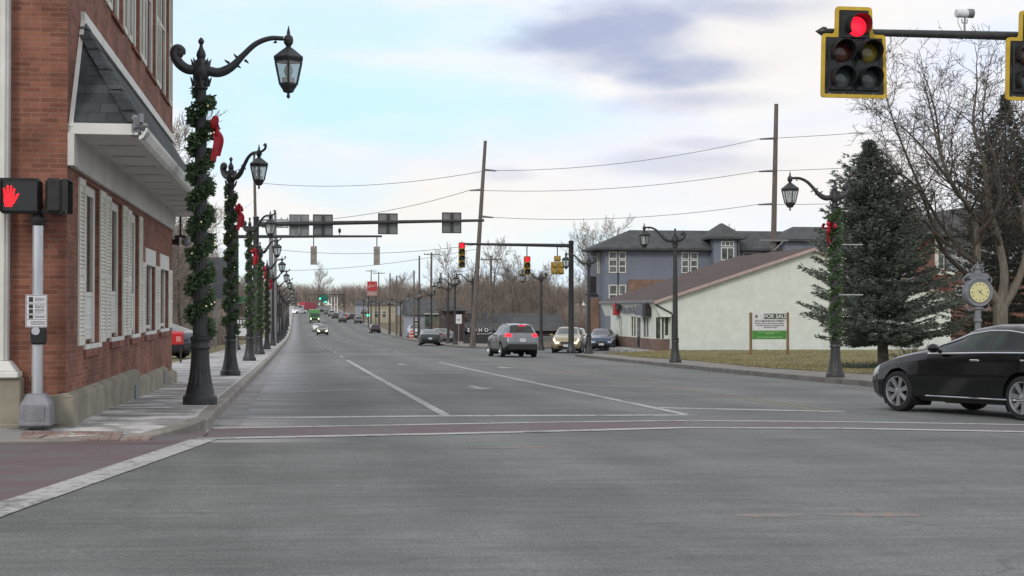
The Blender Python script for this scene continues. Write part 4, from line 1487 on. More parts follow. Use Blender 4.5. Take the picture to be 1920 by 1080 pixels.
LA, LB, LC = (14.3, 104, 11.31), (12.35, 104, 9.84), (14.0, 104, 7.90)
RA, RB, RC = (31.6, 96, 12.99), (31.5, 96, 10.74), (31.4, 96, 8.43)
wire('top wire between the leaning pole and the tall pole behind the white building', LA, RA, .55, .018)
wire('middle wire between the leaning pole and the tall pole behind the white building', (13.2, 104, 9.85), RB, .5, .018)
wire('lowest wire between the leaning pole and the tall pole behind the white building', LC, RC, .5, .018)
wire('top wire running left from the leaning pole to the thin left pole', (-2.95, 128, 12.23), (13.4, 104, 11.25), .6, .02)
wire('second wire running left from the leaning pole to the thin left pole', (-2.95, 128, 8.93), LB, .7, .02)
wire('low wire running left from the leaning pole past the square signs', (-3.4, 128, 6.6), (13.0, 104, 5.9), .6, .018)
wire('lower wire running left from the leaning pole behind the hanging signals', (-3.4, 128, 4.6), (13.0, 104, 5.6), .5, .016)
wire('top wire running right from the tall pole behind the bare tree', RA, (62, 86, 16.2), .6, .018)
wire('middle wire running right from the tall pole behind the bare tree', RB, (62, 86, 13.4), .6, .018)
wire('lowest wire running right from the tall pole behind the bare tree', RC, (62, 86, 10.4), .6, .018)
wire('slack wire from the leaning pole to the crossarm pole down the street', (12.9, 104, 4.3), (18.8, 205, 8.9), 1.2, .02)
wire('short wire from the left eave corner towards the second lamp', (-2.3, 31.5, 3.55), (-3.4, 128, 11.5), .8, .008)

# ------------------------------------------------------------------ vehicles
m_tyre = mat('tyre_rubber', (0.014, 0.014, 0.015), (0.022, 0.022, 0.022), 12, 0.8)
m_rim = mat('alloy_rim', (0.52, 0.53, 0.55), (0.40, 0.41, 0.43), 6, 0.3, 0.8)
m_rimdark = mat('rim_painted_shade', (0.02, 0.02, 0.022), (0.03, 0.03, 0.03), 6, 0.6)  # near-black colour painting the shade behind the spokes
m_well = mat('wheel_well_black', (0.010, 0.010, 0.011), (0.014, 0.014, 0.014), 6, 0.9)
m_chrome = mat('chrome_trim', (0.75, 0.76, 0.78), (0.65, 0.66, 0.68), 3, 0.15, 0.95)
m_carglass = glassy('car_window_tint', (0.020, 0.027, 0.024), 0.04)
m_carglass_g = glassy('car_window_green', (0.022, 0.038, 0.030), 0.03, (0.008, 0.012, 0.011))
m_carglass_g.node_tree.nodes['Principled BSDF'].inputs['Specular IOR Level'].default_value = 0.3
m_carglass_l = glassy('car_glass_painted_sky_reflection', (0.085, 0.095, 0.095), 0.08)  # paler base colour imitates sky reflected in the glass
m_headoff = mat('headlight_clear', (0.55, 0.56, 0.58), (0.35, 0.36, 0.38), 20, 0.12)
m_headon = emit('headlight_lit', (1.0, 0.93, 0.72), 3.5)
m_headwarm = emit('headlight_warm_lit', (1.0, 0.74, 0.42), 2.2)
m_tailoff = mat('tail_light_red', (0.20, 0.012, 0.015), (0.12, 0.01, 0.012), 9, 0.2)
m_tailon = emit('brake_light_lit', (1.0, 0.02, 0.055), 1.0, (.4, .01, .02))
m_plate = mat('number_plate_white', (0.58, 0.60, 0.62), (0.48, 0.5, 0.52), 10, 0.5)
m_trimblk = mat('car_black_trim', (0.018, 0.018, 0.019), (0.028, 0.028, 0.028), 8, 0.55)


def carpaint(name, c, metal=0.35, rough=0.28, coat=0.6):
    return mat('paint_' + name, c, tuple(x * .9 for x in c), 3, rough, metal, coat=coat)


def smooth_interp(S, pts, sig):
    x = np.array([p[0] for p in pts], float)
    y = np.array([p[1] for p in pts], float)
    acc = 0
    ws = 0
    for k in range(-4, 5):
        w = math.exp(-.5 * (k / 2) ** 2)
        acc = acc + w * np.interp(S + k * sig / 2, x, y)
        ws += w
    return acc / ws


SPECS = {
    'sedan': dict(L=4.82, W=.92, wb=2.80, fo=.88, rw=.34,
                  top=[(0, .62), (.06, .72), (.25, .80), (.8, .965), (1.35, 1.055), (1.52, 1.09), (2.0, 1.30), (2.35, 1.43), (2.8, 1.49), (3.2, 1.485), (3.6, 1.43), (4.1, 1.25), (4.4, 1.12), (4.68, 1.07), (4.79, 1.02), (4.82, .90)],
                  belt=[(0, .74), (1.2, .965), (1.6, 1.005), (3.0, 1.035), (4.2, 1.05), (4.95, 1.0)],
                  bot=[(0, .30), (.2, .20), (1, .20), (4, .21), (4.7, .28), (4.95, .42)],
                  roofw=.60, ws=(1.55, 2.38), rg=(3.62, 4.46), sw=(1.62, 4.25), bp=(2.92, 2.99), cp=3.86, doors=((1.62, 2.95), (2.95, 4.0)), hatch=False),
    'suv': dict(L=4.45, W=.91, wb=2.67, fo=.85, rw=.345,
                top=[(0, .72), (.05, .86), (.2, .95), (.7, 1.03), (1.15, 1.10), (1.3, 1.14), (1.8, 1.40), (2.1, 1.53), (2.6, 1.58), (3.3, 1.57), (3.85, 1.53), (4.0, 1.50), (4.28, 1.12), (4.38, 1.02), (4.43, .95), (4.45, .85)],
                belt=[(0, .85), (1.2, 1.00), (2.5, 1.03), (3.6, 1.08), (4.3, 1.09), (4.45, 1.0)],
                bot=[(0, .34), (.2, .25), (1, .22), (3.6, .22), (4.2, .30), (4.45, .42)],
                roofw=.60, ws=(1.3, 2.05), rg=(3.96, 4.27), sw=(1.42, 3.95), bp=(2.55, 2.63), cp=3.35, doors=((1.5, 2.6), (2.6, 3.5)), hatch=True),
    'truck': dict(L=4.6, W=.96, wb=2.7, fo=.9, rw=.37,
                  top=[(0, .85), (.05, 1.0), (.15, 1.06), (.8, 1.13), (1.2, 1.17), (1.3, 1.22), (1.75, 1.60), (1.95, 1.72), (2.5, 1.76), (3.4, 1.75), (4.1, 1.70), (4.25, 1.66), (4.45, 1.18), (4.55, 1.05), (4.6, .9)],
                  belt=[(0, 1.0), (1.2, 1.09), (2.5, 1.12), (3.6, 1.15), (4.4, 1.15), (4.6, 1.0)],
                  bot=[(0, .42), (.2, .32), (1, .28), (3.6, .28), (4.3, .36), (4.6, .5)],
                  roofw=.66, ws=(1.3, 1.9), rg=(4.2, 4.45), sw=(1.42, 4.15), bp=(2.55, 2.65), cp=3.5, doors=((1.5, 2.6), (2.6, 3.6)), hatch=True),
}


def make_car(name, label, cat, spec, paint, res=.03, head=m_headoff, tail=m_tailoff, glass=m_carglass, wsglass=None, detail=2, spokes=7, group=None, lower_black=False, plate=True, roofrail=False, frontwheel_rot=0.0,
             chrome=False):
    S_ = SPECS[spec]
    t = thing(name, label, cat, group=group)
    L, W = S_['L'], S_['W']
    ns = max(24, int(L / res))
    S = np.linspace(0, L, ns + 1)
    sig = max(.03, res * .8)
    top = smooth_interp(S, S_['top'], sig)
    top[0], top[-1] = S_['top'][0][1], S_['top'][-1][1]
    belt = np.minimum(smooth_interp(S, S_['belt'], .08), top - .05)
    bot = smooth_interp(S, S_['bot'], .05)
    hw = W * smooth_interp(S, [(0, .66), (.04, .74), (.14, .85), (.35, .94), (.8, .985), (1.4, 1), (L - 1.2, 1), (L - .5, .965), (L - .12, .89), (L - .02, .82), (L, .78)], .02)
    g = np.clip((top - belt) / .36, 0, 1)
    g = g * g * (3 - 2 * g)
    rw = .84 * hw * (1 - g) + S_['roofw'] * g * np.minimum(1, hw / W + .06)
    # section controls
    nl = [3, 2, max(3, int(.35 / res)), max(3, int(.3 / res)), 2]
    nu = [max(4, int(.42 / res)), 3, 3, 6]
    rows = []      # each: list over stations of (x,z); region id
    reg = []

    def seg(p, q, n, rid, last=False):
        for k in range(n + (1 if last else 0)):
            f = k / n
            rows.append((p[0] * (1 - f) + q[0] * f, p[1] * (1 - f) + q[1] * f))
            reg.append(rid)
    zm = bot + (belt - bot) * .52
    z2 = bot + (belt - bot) * .84
    P = [(0 * hw, bot), (.86 * hw, bot + 0 * hw), (.965 * hw, bot + .07), (hw, zm), (.985 * hw, z2), (.945 * hw, belt)]
    for k in range(5):
        seg(P[k], P[k + 1], nl[k], k)
    ztop_e = top - .085 * g - .02
    U = [P[5], (rw + .03, ztop_e), (rw - .05, top - .028 * g - .01), (rw * .62, top - .006), (0 * hw, top)]
    for k in range(4):
        seg(U[k], U[k + 1], nu[k], 5 + k, k == 3)
    nv = len(rows)
    X = np.array([r[0] for r in rows])
    Z = np.array([r[1] for r in rows])
    # smooth the section a little between body side and shoulders
    for _ in range(2):
        Xs, Zs = X.copy(), Z.copy()
        for j in range(nl[0] + nl[1], nv - 2):
            Xs[j] = .25 * X[j - 1] + .5 * X[j] + .25 * X[j + 1]
            Zs[j] = .25 * Z[j - 1] + .5 * Z[j] + .25 * Z[j + 1]
        X, Z = Xs, Zs
    # nose and tail bulge: mid heights further out
    off = S_['fo'] + S_['wb'] / 2
    Ys = np.repeat((off - S)[None, :], nv, 0)
    fr = (Z - bot) / (top - bot + 1e-6)
    bul = 4 * np.clip(fr, 0, 1) * (1 - np.clip(fr, 0, 1))
    nose = np.clip(1 - S / .25, 0, 1) * .07
    rear = np.clip(1 - (L - S) / .25, 0, 1) * .06
    Ys = Ys + bul * nose[None, :] - bul * rear[None, :]
    ax_f, ax_r, RW = S_['fo'], S_['fo'] + S_['wb'], S_['rw']
    RA_ = RW + .055
    meshes = {}

    def put(key, *pts):
        mb = meshes.setdefault(key, MB())
        mb.face(*pts)
    hl = (.62 if spec != 'truck' else .85)
    for i in range(ns):
        sc = (S[i] + S[i + 1]) / 2
        for j in range(nv - 1):
            zc = (Z[j, i] + Z[j + 1, i] + Z[j, i + 1] + Z[j + 1, i + 1]) / 4
            xc = (X[j, i] + X[j + 1, i]) / 2
            r_ = reg[j]
            key = 'body'
            if r_ <= 4 and xc > .45 * W and min(math.hypot(sc - ax_f, zc - RW), math.hypot(sc - ax_r, zc - RW)) < RA_:
                continue
            if r_ == 5 and g[i] > .35:
                bz, tz = belt[i] + .03, ztop_e[i] - .035
                if bz < zc < tz and S_['sw'][0] < sc < S_['sw'][1]:
                    if S_['bp'][0] < sc < S_['bp'][1]:
                        key = 'pillar'
                    elif S_['hatch'] and S_['cp'] < sc < S_['cp'] + .12:
                        key = 'body'
                    else:
                        key = 'side_window_f' if sc < S_['bp'][0] else ('side_window_r' if sc < S_['cp'] else 'side_window_q')
            if r_ >= 6 and S_['ws'][0] < sc < S_['ws'][1] and xc < rw[i] * .97:
                key = 'windshield'
            if r_ >= 6 and S_['rg'][0] < sc < S_['rg'][1] and xc < rw[i] * (.97 if not S_['hatch'] else .92):
                key = 'rear_window'
            if detail >= 1:
                if r_ in (3, 4, 5) and key == 'body':
                    if sc < (.34 if not S_['hatch'] else .2) and zc > top[i] - (.19 if not S_['hatch'] else .15) and zc < top[i] - .03 and g[i] < .1:
                        key = 'headlight'
                    if not S_['hatch'] and sc > L - .30 and belt[i] - .18 < zc < belt[i] - .005:
                        key = 'taillight'
                if S_['hatch'] and r_ >= 3 and key == 'body' and sc > L - .34 and .60 * top[ns * 3 // 5] < zc < .70 * top[ns * 3 // 5] and xc > .56 * W:
                    key = 'taillight'
            if lower_black and r_ <= 2 and zc < bot[i] + .17:
                key = 'lower_trim'
            if detail >= 2 and key == 'body' and 2 <= r_ <= 4 and zc > bot[i] + .10:
                for d, (a, b) in enumerate(S_['doors']):
                    if a < sc < b:
                        key = 'door_' + 'fr'[d]
            for sg, sd in ((1, 'R'), (-1, 'L')):
                a = (sg * X[j, i], Ys[j, i], Z[j, i])
                b = (sg * X[j, i + 1], Ys[j, i + 1], Z[j, i + 1])
                c = (sg * X[j + 1, i + 1], Ys[j + 1, i + 1], Z[j + 1, i + 1])
                d = (sg * X[j + 1, i], Ys[j + 1, i], Z[j + 1, i])
                k2 = key if key in ('body', 'windshield', 'rear_lower_trim', 'rear_window', 'lower_trim', 'pillar') else key + sd
                put(k2, *((a, b, c, d) if sg < 0 else (a, d, c, b)))
    nx = 14
    for i, fr_ in ((0, True), (ns, False)):
        for j in range(nv - 1):
            for q in range(nx):
                f0, f1 = -1 + 2 * q / nx, -1 + 2 * (q + 1) / nx
                a = (X[j, i] * f0, Ys[j, i], Z[j, i])
                b = (X[j, i] * f1, Ys[j, i], Z[j, i])
                c = (X[j + 1, i] * f1, Ys[j + 1, i], Z[j + 1, i])
                d = (X[j + 1, i] * f0, Ys[j + 1, i], Z[j + 1, i])
                zc = (Z[j, i] + Z[j + 1, i]) / 2
                fm = abs(f0 + f1) / 2
                key = 'body'
                if fr_:
                    if fm < .6 and top[i] - .2 < zc < top[i] - .03:
                        key = 'grille'
                    elif fm > (.62 if not S_['hatch'] else .66) and top[i] - .04 > zc > top[i] - (.19 if not S_['hatch'] else .15) and detail >= 1:
                        key = 'headlight' + ('R' if f0 > 0 else 'L')
                    elif zc < bot[i] + .12 and fm < .8:
                        key = 'lower_trim'
                else:
                    if not S_['hatch'] and fm > .58 and belt[i] - .04 > zc > belt[i] - .17 and detail >= 1:
                        key = 'taillight' + ('R' if f0 > 0 else 'L')
                    elif zc < bot[i] + (.20 if lower_black else .10):
                        key = 'lower_trim' if lower_black else 'rear_lower_trim'
                put(key, *((a, b, c, d) if fr_ else (a, d, c, b)))
    mats = {'body': paint, 'windshield': wsglass or glass, 'rear_window': glass, 'lower_trim': m_trimblk, 'rear_lower_trim': m_trimblk, 'pillar': m_trimblk, 'grille': m_trimblk}
    names = {'pillar': 'door_pillar'}
    # merge duplicate verts per mesh for smooth shading
    door_o = {}
    order = sorted(meshes, key=lambda k: 0 if k.startswith('door_') else 1)
    for k in order:
        mb = meshes[k]
        idx, nvv, nf = {}, [], []
        for f in mb.f:
            ff = []
            for q in f:
                p = tuple(round(c, 4) for c in mb.v[q])
                if p not in idx:
                    idx[p] = len(nvv)
                    nvv.append(p)
                if idx[p] not in ff:
                    ff.append(idx[p])
            if len(ff) >= 3:
                nf.append(tuple(ff))
        mb.v, mb.f, mb.m = nvv, nf, [0] * len(nf)
        if not nf:
            continue
        if k.startswith('door_'):
            o = mb.build('door', paint, t, angle=40)
            door_o[k[5] + k[6]] = o
        elif k.startswith('side_window'):
            par = door_o.get({'f': 'f', 'r': 'r', 'q': 'q'}[k[12]] + k[13], t)
            mb.build('window', glass, par, angle=60)
        elif k.startswith('headlight'):
            mb.build('headlight', head, t, angle=60)
        elif k.startswith('taillight'):
            mb.build('taillight', tail, t, angle=60)
        else:
            mb.build(names.get(k, k), mats[k], t, angle=45)
    # wheel wells
    for a in (ax_f, ax_r):
        for sg in (1, -1):
            mb = MB()
            n = 20
            x0, x1 = sg * W * .50, sg * W * .95
            ring = [(RA_ * 1.0 * math.cos(q), RA_ * math.sin(q)) for q in np.linspace(R(-35), R(215), n)]
            for q in range(n - 1):
                (c0, s0), (c1, s1) = ring[q], ring[q + 1]
                mb.face((x0, off - a + c0, RW + s0), (x0, off - a + c1, RW + s1), (x1, off - a + c1, RW + s1), (x1, off - a + c0, RW + s0))
            mb.face(*[(x0, off - a + c, RW + s) for c, s in ring])
            mb.build('wheel_well', m_well, t)
    # wheels
    for a, front in ((ax_f, True), (ax_r, False)):
        for sg in (1, -1):
            mb = MB()
            w2 = .105
            mb.lathe([(RW * .70, -w2 * .5), (RW * .70, -w2), (RW * .93, -w2), (RW * .985, -w2 * .8), (RW, -w2 * .4), (RW, w2 * .4), (RW * .985, w2 * .8), (RW * .93, w2), (RW * .72, w2), (RW * .70, w2 * .6)], 28 if detail >= 2 else 16, axis='x', caps=False)
            wh = mb.build('wheel', m_tyre, t)
            wh.location = (sg * (W - .115), off - a, RW)
            wh.rotation_euler = (0, 0, (0 if sg > 0 else math.pi) + (frontwheel_rot if front else 0))
            mb = MB()
            mb.lathe([(RW * .70, w2 * .96), (RW * .735, w2 * 1.06), (RW * .71, w2 * 1.08), (RW * .66, w2 * .7), (RW * .64, w2 * .2)], 28 if detail >= 2 else 14, axis='x', caps=False)
            ns_ = spokes if detail >= 2 else 5
            for k in range(ns_):
                q = 2 * math.pi * k / ns_ + .3
                dy, dz = math.cos(q), math.sin(q)
                ty, tz = -dz, dy
                wi, wo = RW * .085, RW * .12
                p = [(w2 * .75, dy * RW * .10 + ty * wi, dz * RW * .10 + tz * wi), (w2 * .75, dy * RW * .10 - ty * wi, dz * RW * .10 - tz * wi),
                     (w2 * .95, dy * RW * .69 - ty * wo, dz * RW * .69 - tz * wo), (w2 * .95, dy * RW * .69 + ty * wo, dz * RW * .69 + tz * wo)]
                mb.prism(p, (-.03, 0, 0))
            mb.lathe([(RW * .17, w2 * .5), (RW * .17, w2 * .8), (RW * .1, w2 * .88), (.01, w2 * .9)], 12, axis='x')
            mb.build('rim', m_rim, wh)
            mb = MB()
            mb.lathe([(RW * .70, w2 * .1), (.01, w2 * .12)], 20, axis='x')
            mb.build('painted_shade_disc', m_rimdark, wh)  # flat dark disc added as painted shade between the spokes
    # mirrors
    mz = float(np.interp(S_['ws'][0] + .3, S, belt)) + .07
    for sg in (1, -1):
        mb = MB()
        mb.sphere((sg * (W + .07), off - S_['ws'][0] - .30, mz), (.10, .07, .075), 10, 6)
        mb.tube([(sg * W * .9, off - S_['ws'][0] - .30, mz - .05), (sg * (W + .03), off - S_['ws'][0] - .30, mz - .02)], .03, 6)
        mb.build('mirror', paint, t)

    def spt(s, j, sg, out=.0):
        i = int(np.clip(s / L * ns, 0, ns - 1))
        f = s / L * ns - i
        return Vector((sg * (X[j, i] * (1 - f) + X[j, i + 1] * f + out), Ys[j, i] * (1 - f) + Ys[j, i + 1] * f, Z[j, i] * (1 - f) + Z[j, i + 1] * f))
    jb = reg.index(5)
    jt = reg.index(6)
    if detail >= 2:
        for sg, sd in ((1, 'R'), (-1, 'L')):
            if chrome:
                mb = MB()
                mb.tube([spt(s, jb, sg, .004) for s in np.linspace(S_['sw'][0], S_['sw'][1], 20)], .014, 6)
                jj = jt - 1
                mb.tube([spt(S_['sw'][0] - .02, jb, sg, .004)] + [spt(s, jj, sg, .006) for s in np.linspace(S_['ws'][0] + .22, S_['rg'][0] + .5, 24)], .013, 6)
                mb.build('window_trim', m_chrome, t)
                mb = MB()
                j3 = reg.index(2) + 1
                mb.tube([spt(s, j3, sg, .006) for s in np.linspace(S_['doors'][0][0] - .05, S_['doors'][1][1] - .1, 12)], .012, 6)
                mb.build('sill_trim', m_chrome, t)
            for d, (a, b) in enumerate(S_['doors']):
                j4 = reg.index(4) - 1
                p = spt(b - .24, j4, sg, .022)
                mb = MB()
                mb.box(p + Vector((0, 0, .01)), (.025, .20, .032))
                mb.build('handle', m_chrome if chrome else paint, door_o.get('fr'[d] + sd, t), bevel=.008)
            mb = MB()
            for s in (S_['doors'][0][0], S_['doors'][0][1], S_['doors'][1][1]):
                jl = reg.index(2)
                mb.tube([spt(s, j, sg, .0005) for j in range(jl, jb + 1)], .005, 4)
            mb.build('door_seam', m_well, t)
    if plate:
        mb = MB()
        yr = off - L - .075
        mb.box((0, yr, .66 if not S_['hatch'] else .80), (.32, .015, .16))
        mb.build('rear_plate', m_plate, t, smooth=False)
        mb = MB()
        mb.box((0, off + .075, .46), (.32, .015, .15))
        mb.build('front_plate', m_plate, t, smooth=False)
    if roofrail:
        mb = MB()
        for sg in (1, -1):
            mb.tube([spt(s, jt + 1, sg, .0) + Vector((0, 0, .05 if 2.1 < s < 3.75 else -.01)) for s in np.linspace(2.0, 3.9, 12)], .018, 6)
        mb.build('roof_rail', m_galv, t)
    t['_half'] = 0
    del t['_half']
    return t


def place(o, x, y, heading, dz=0.0):
    """heading: degrees from straight down the street (+Y), positive to the left"""
    h = R(heading)
    dx, dy = -math.sin(h), math.cos(h)
    a, b = zr(x + dx * 1.4, y + dy * 1.4), zr(x - dx * 1.4, y - dy * 1.4)
    rxv = (math.cos(h), math.sin(h))
    c, d = zr(x + rxv[0] * .8, y + rxv[1] * .8), zr(x - rxv[0] * .8, y - rxv[1] * .8)
    o.rotation_mode = 'ZXY'
    o.location = (x, y, (a + b) / 2 + dz)
    o.rotation_mode = 'XYZ'
    o.rotation_euler = (math.atan2(a - b, 2.8), -math.atan2(c - d, 1.6), h)


c = make_car('sedan', 'black sedan with chrome trim turning at the right side of the crossing', 'car', 'sedan', carpaint('black', (.004, .004, .005), .0, .14, .4), .02, glass=m_carglass_g, chrome=True, frontwheel_rot=R(4))
place(c, 10.98, 21.45, 17.5)
c.scale = (.97, .97, .97)
c = make_car('suv', 'grey compact suv driving away with brake lights lit near the right crossing', 'car', 'suv', carpaint('mid_grey', (.20, .21, .225), .5, .3), .03, tail=m_tailon, lower_black=True, roofrail=True)
place(c, 10.98, 73.8, 5)
c.scale = (1.03, 1.0, 1.09)
mb = MB()
mb.bx(-.18, .18, -2.13, -2.09, 1.45, 1.50)
mb.build('brake_light', m_tailon, c, smooth=False)
mb = MB()
mb.bx(-.70, .70, -2.375, -2.33, .36, .56)
mb.build('rear_bumper', m_trimblk, c, smooth=False, bevel=.02)
m_tan = carpaint('pale_gold', (.36, .31, .19), .3, .35)
c = make_car('suv', 'pale gold suv with headlights on waiting in the side street behind the mast pole', 'car', 'suv', m_tan, .04, head=m_headwarm, wsglass=m_carglass_l, roofrail=True)
place(c, 16.35, 86.5, 166)
c = make_car('sedan', 'blue hatchback car parked facing the street in front of the white shop', 'car', 'suv', carpaint('slate_blue', (.055, .085, .14), .5, .3), .05, wsglass=m_carglass_l, detail=1)
place(c, 20.2, 94.5, 166)
c.scale = (1, 1, .92)
c = make_car('sedan', 'white car half hidden between the pale gold suv and the blue car', 'car', 'sedan', carpaint('white', (.62, .63, .65), .0, .3), .07, wsglass=m_carglass_l, detail=1)
place(c, 19.6, 101, 165)
c = make_car('sedan', 'dark green sedan seen from behind at the right kerb beyond the crossing', 'car', 'sedan', carpaint('dark_green', (.028, .042, .042), .3, .3), .05, detail=1, tail=m_trimblk, glass=m_carglass_l)
place(c, 11.05, 122, -3)
c.scale = (.95, 1, .92)
c = make_car('suv', 'grey car with pale roof parked behind the dark green sedan near the white road sign', 'car', 'sedan', carpaint('silver', (.16, .165, .17), .4, .3), .07, detail=1)
place(c, 13.3, 138, 20)
far = [
    ('suv', 'dark maroon suv seen from behind alone in the right lane down the street', 'suv', (.035, .027, .032), 13.2, 250, 2, None, m_tailoff),
    ('pickup_suv', 'olive suv with headlights on leading the oncoming line of traffic', 'suv', (.10, .10, .05), 3.85, 228, 180, m_headon, None),
    ('car', 'white car right behind the olive suv in the oncoming lane', 'sedan', (.68, .69, .70), 3.55, 258, 180, m_headoff, None),
    ('car', 'dark grey car seen from behind far down the street, left of a pair', 'sedan', (.05, .05, .055), 10.1, 330, 0, None, m_tailoff),
    ('car', 'silver grey car seen from behind far down the street beside the lamp row', 'suv', (.13, .14, .15), 13.3, 322, 0, None, m_tailoff),
    ('car', 'red car far down the street in front of the dark grey car', 'suv', (.20, .03, .035), 11.3, 355, 0, None, m_tailon),
    ('car', 'dark brown car far down the street right of the red car', 'suv', (.04, .03, .03), 13.4, 362, 0, None, m_tailoff),
    ('car', 'dark car in the left part of the far receding queue', 'suv', (.045, .045, .05), 9.6, 372, 0, None, m_tailoff),
    ('car', 'light grey van in the middle of the far receding queue', 'truck', (.20, .21, .22), 9.4, 405, 0, None, m_tailoff),
    ('car', 'mid grey car further up the far receding queue', 'suv', (.15, .16, .17), 8.8, 440, 0, None, m_tailoff),
    ('car', 'dark maroon car at the head of the far receding queue', 'sedan', (.05, .035, .04), 7.9, 490, 0, None, m_tailoff),
    ('car', 'white car crossing far away at the left below the red truck', 'sedan', (.62, .62, .63), .6, 452, 120, m_headon, None),
    ('car', 'white pickup far away at the left kerb near the red truck', 'truck', (.62, .62, .63), -.4, 470, 165, m_headon, None),
]
for (nm, lab, sp, col, x, y, h, hd, tl) in far:
    c = make_car(nm if nm != 'pickup_suv' else 'suv', lab, 'car', sp, carpaint('far_%d' % y, col, .2, .35), .12 if y > 300 else .08, head=hd or m_headoff, tail=tl or m_tailoff, detail=1, plate=False,
                 wsglass=m_carglass_l if h > 90 else None, group='cars far down the street')
    place(c, x, y, h)


def box_truck(label, x, y, h, cabcol, boxcol, L=6.0, H=3.1, lit=True):
    t = thing('box_truck', label, 'truck')
    pc, pb = carpaint('cab_%d' % y, cabcol, 0, .4), carpaint('cargo_%d' % y, boxcol, 0, .45)
    mb = MB()
    mb.prism([(-1.05, 3.2, .5), (-1.05, 3.35, 1.15), (-1.05, 2.4, 1.35), (-1.05, 1.9, 2.2), (-1.05, 1.2, 2.25), (-1.05, 1.2, .5)], (2.1, 0, 0))
    mb.build('cab', pc, t, smooth=False, bevel=.05)
    mb = MB()
    mb.prism([(-.92, 2.42, 1.42), (-.92, 1.98, 2.12), (.92, 1.98, 2.12), (.92, 2.42, 1.42)], (0, .03, .02))
    mb.build('windshield', m_carglass, t, smooth=False)
    mb = MB()
    mb.bx(-1.2, 1.2, 1.1 - L, 1.1, .95, H)
    mb.build('cargo_box', pb, t, smooth=False, bevel=.03)
    mb = MB()
    mb.bx(-.75, .75, 3.28, 3.34, .7, 1.05)
    mb.build('grille', m_trimblk, t, smooth=False)
    for sg in (1, -1):
        mb = MB()
        mb.lathe([(.15, 3.26), (.13, 3.37)], 10, (sg * .85, 0, .95), 'y')
        mb.build('headlight', m_headon if lit else m_headoff, t)
        for yy in (2.5, 1.8 - L):
            mb = MB()
            mb.lathe([(.3, -.14), (.45, -.12), (.45, .12), (.3, .14)], 16, (sg * .95, yy, .45), 'x')
            mb.build('wheel', m_tyre, t)
    place(t, x, y, h)


box_truck('bright green box truck with headlights on in the oncoming lane', 3.75, 325, 180, (.06, .22, .06), (.10, .30, .08), 5.0, 2.9)
box_truck('red box truck with white nose at the far end of the street', 1.9, 492, 150, (.5, .5, .5), (.42, .05, .07), 6.5, 3.4, False)
box_truck('red lorry half behind the red box truck at the far end', 3.3, 515, 140, (.32, .05, .06), (.36, .05, .07), 5.0, 2.6, False)

# ------------------------------------------------------------------ buildings on the right
m_wallpaint = brick('white_painted_block', (0.66, 0.70, 0.635), (0.645, 0.685, 0.62), (0.61, 0.65, 0.585), w=.4, h=.2, mort=.012, bump=.25, var=.07)
m_brownroof = mat('brown_shingle_roof', (0.092, 0.064, 0.056), (0.064, 0.045, 0.040), 1.2, 0.9, bump=0.4, bscale=9, detail=9)
m_pinktrim = mat('faded_pink_trim', (0.46, 0.36, 0.33), (0.38, 0.3, 0.28), 2, 0.7)
m_tanbrick = brick('tan_brown_brick', (0.21, 0.135, 0.11), (0.16, 0.10, 0.085), (0.2, 0.17, 0.15))
m_blueside = mat('blue_grey_siding', (0.185, 0.208, 0.258), (0.162, 0.184, 0.228), .5, 0.75, detail=6)
m_blueside2 = mat('pale_blue_siding', (0.20, 0.222, 0.275), (0.175, 0.197, 0.245), .5, 0.75, detail=6)
m_greyroof = mat('dark_grey_shingle_roof', (0.085, 0.088, 0.090), (0.060, 0.063, 0.065), 1.1, 0.9, bump=0.4, bscale=7, detail=9)
m_aptbrick = brick('orange_tan_brick', (0.26, 0.155, 0.11), (0.21, 0.12, 0.085), (0.22, 0.17, 0.14))
m_greyside = mat('grey_board_siding', (0.33, 0.345, 0.355), (0.27, 0.285, 0.295), 1, 0.75, stretch=(4, 4, .3))
m_redbrick2 = brick('dull_red_brick', (0.215, 0.095, 0.07), (0.17, 0.072, 0.055), (0.19, 0.13, 0.11))
m_winpane2 = glassy('far_window_pane', (0.05, 0.06, 0.055), 0.1, (0.12, 0.14, 0.13))
m_green_sign = mat('sign_green', (0.075, 0.27, 0.055), (0.065, 0.24, 0.05), 3, 0.5)
m_dkgreen = mat('sign_dark_green', (0.03, 0.085, 0.045), (0.03, 0.075, 0.04), 3, 0.5)
m_redsign = mat('shop_sign_red', (0.42, 0.03, 0.03), (0.35, 0.03, 0.03), 3, 0.45)
m_greytext = mat('sign_grey_print', (0.16, 0.17, 0.2), (0.13, 0.14, 0.16), 9, 0.6)


def window(par, x0, x1, z0, z1, y, splits=(.66,), vert=(), fw_=.09, m=None, pane=None):
    """framed window facing the camera side (-Y); world coordinates"""
    l = par.location
    mb = MB()
    mb.bx(x0, x1, y - .05, y - .003, z0, z0 + fw_)
    mb.bx(x0, x1, y - .05, y - .003, z1 - fw_, z1)
    mb.bx(x0, x0 + fw_, y - .05, y - .003, z0 + fw_, z1 - fw_)
    mb.bx(x1 - fw_, x1, y - .05, y - .003, z0 + fw_, z1 - fw_)
    for s in splits:
        z = z0 + (z1 - z0) * s
        mb.bx(x0 + fw_, x1 - fw_, y - .05, y - .003, z - fw_ * .6, z + fw_ * .6)
    for s in vert:
        x = x0 + (x1 - x0) * s
        mb.bx(x - fw_ * .4, x + fw_ * .4, y - .045, y - .003, z0 + fw_, z1 - fw_)
    w = mb.build('window', m or m_wtrim, par, True, smooth=False)
    mb = MB()
    mb.bx(x0 + .02, x1 - .02, y - .02, y - .002, z0 + .02, z1 - .02)
    mb.v = [(a - l[0], b - l[1], c - l[2]) for a, b, c in mb.v]
    mb.build('pane', pane or m_winpane2, w, smooth=False)
    return w


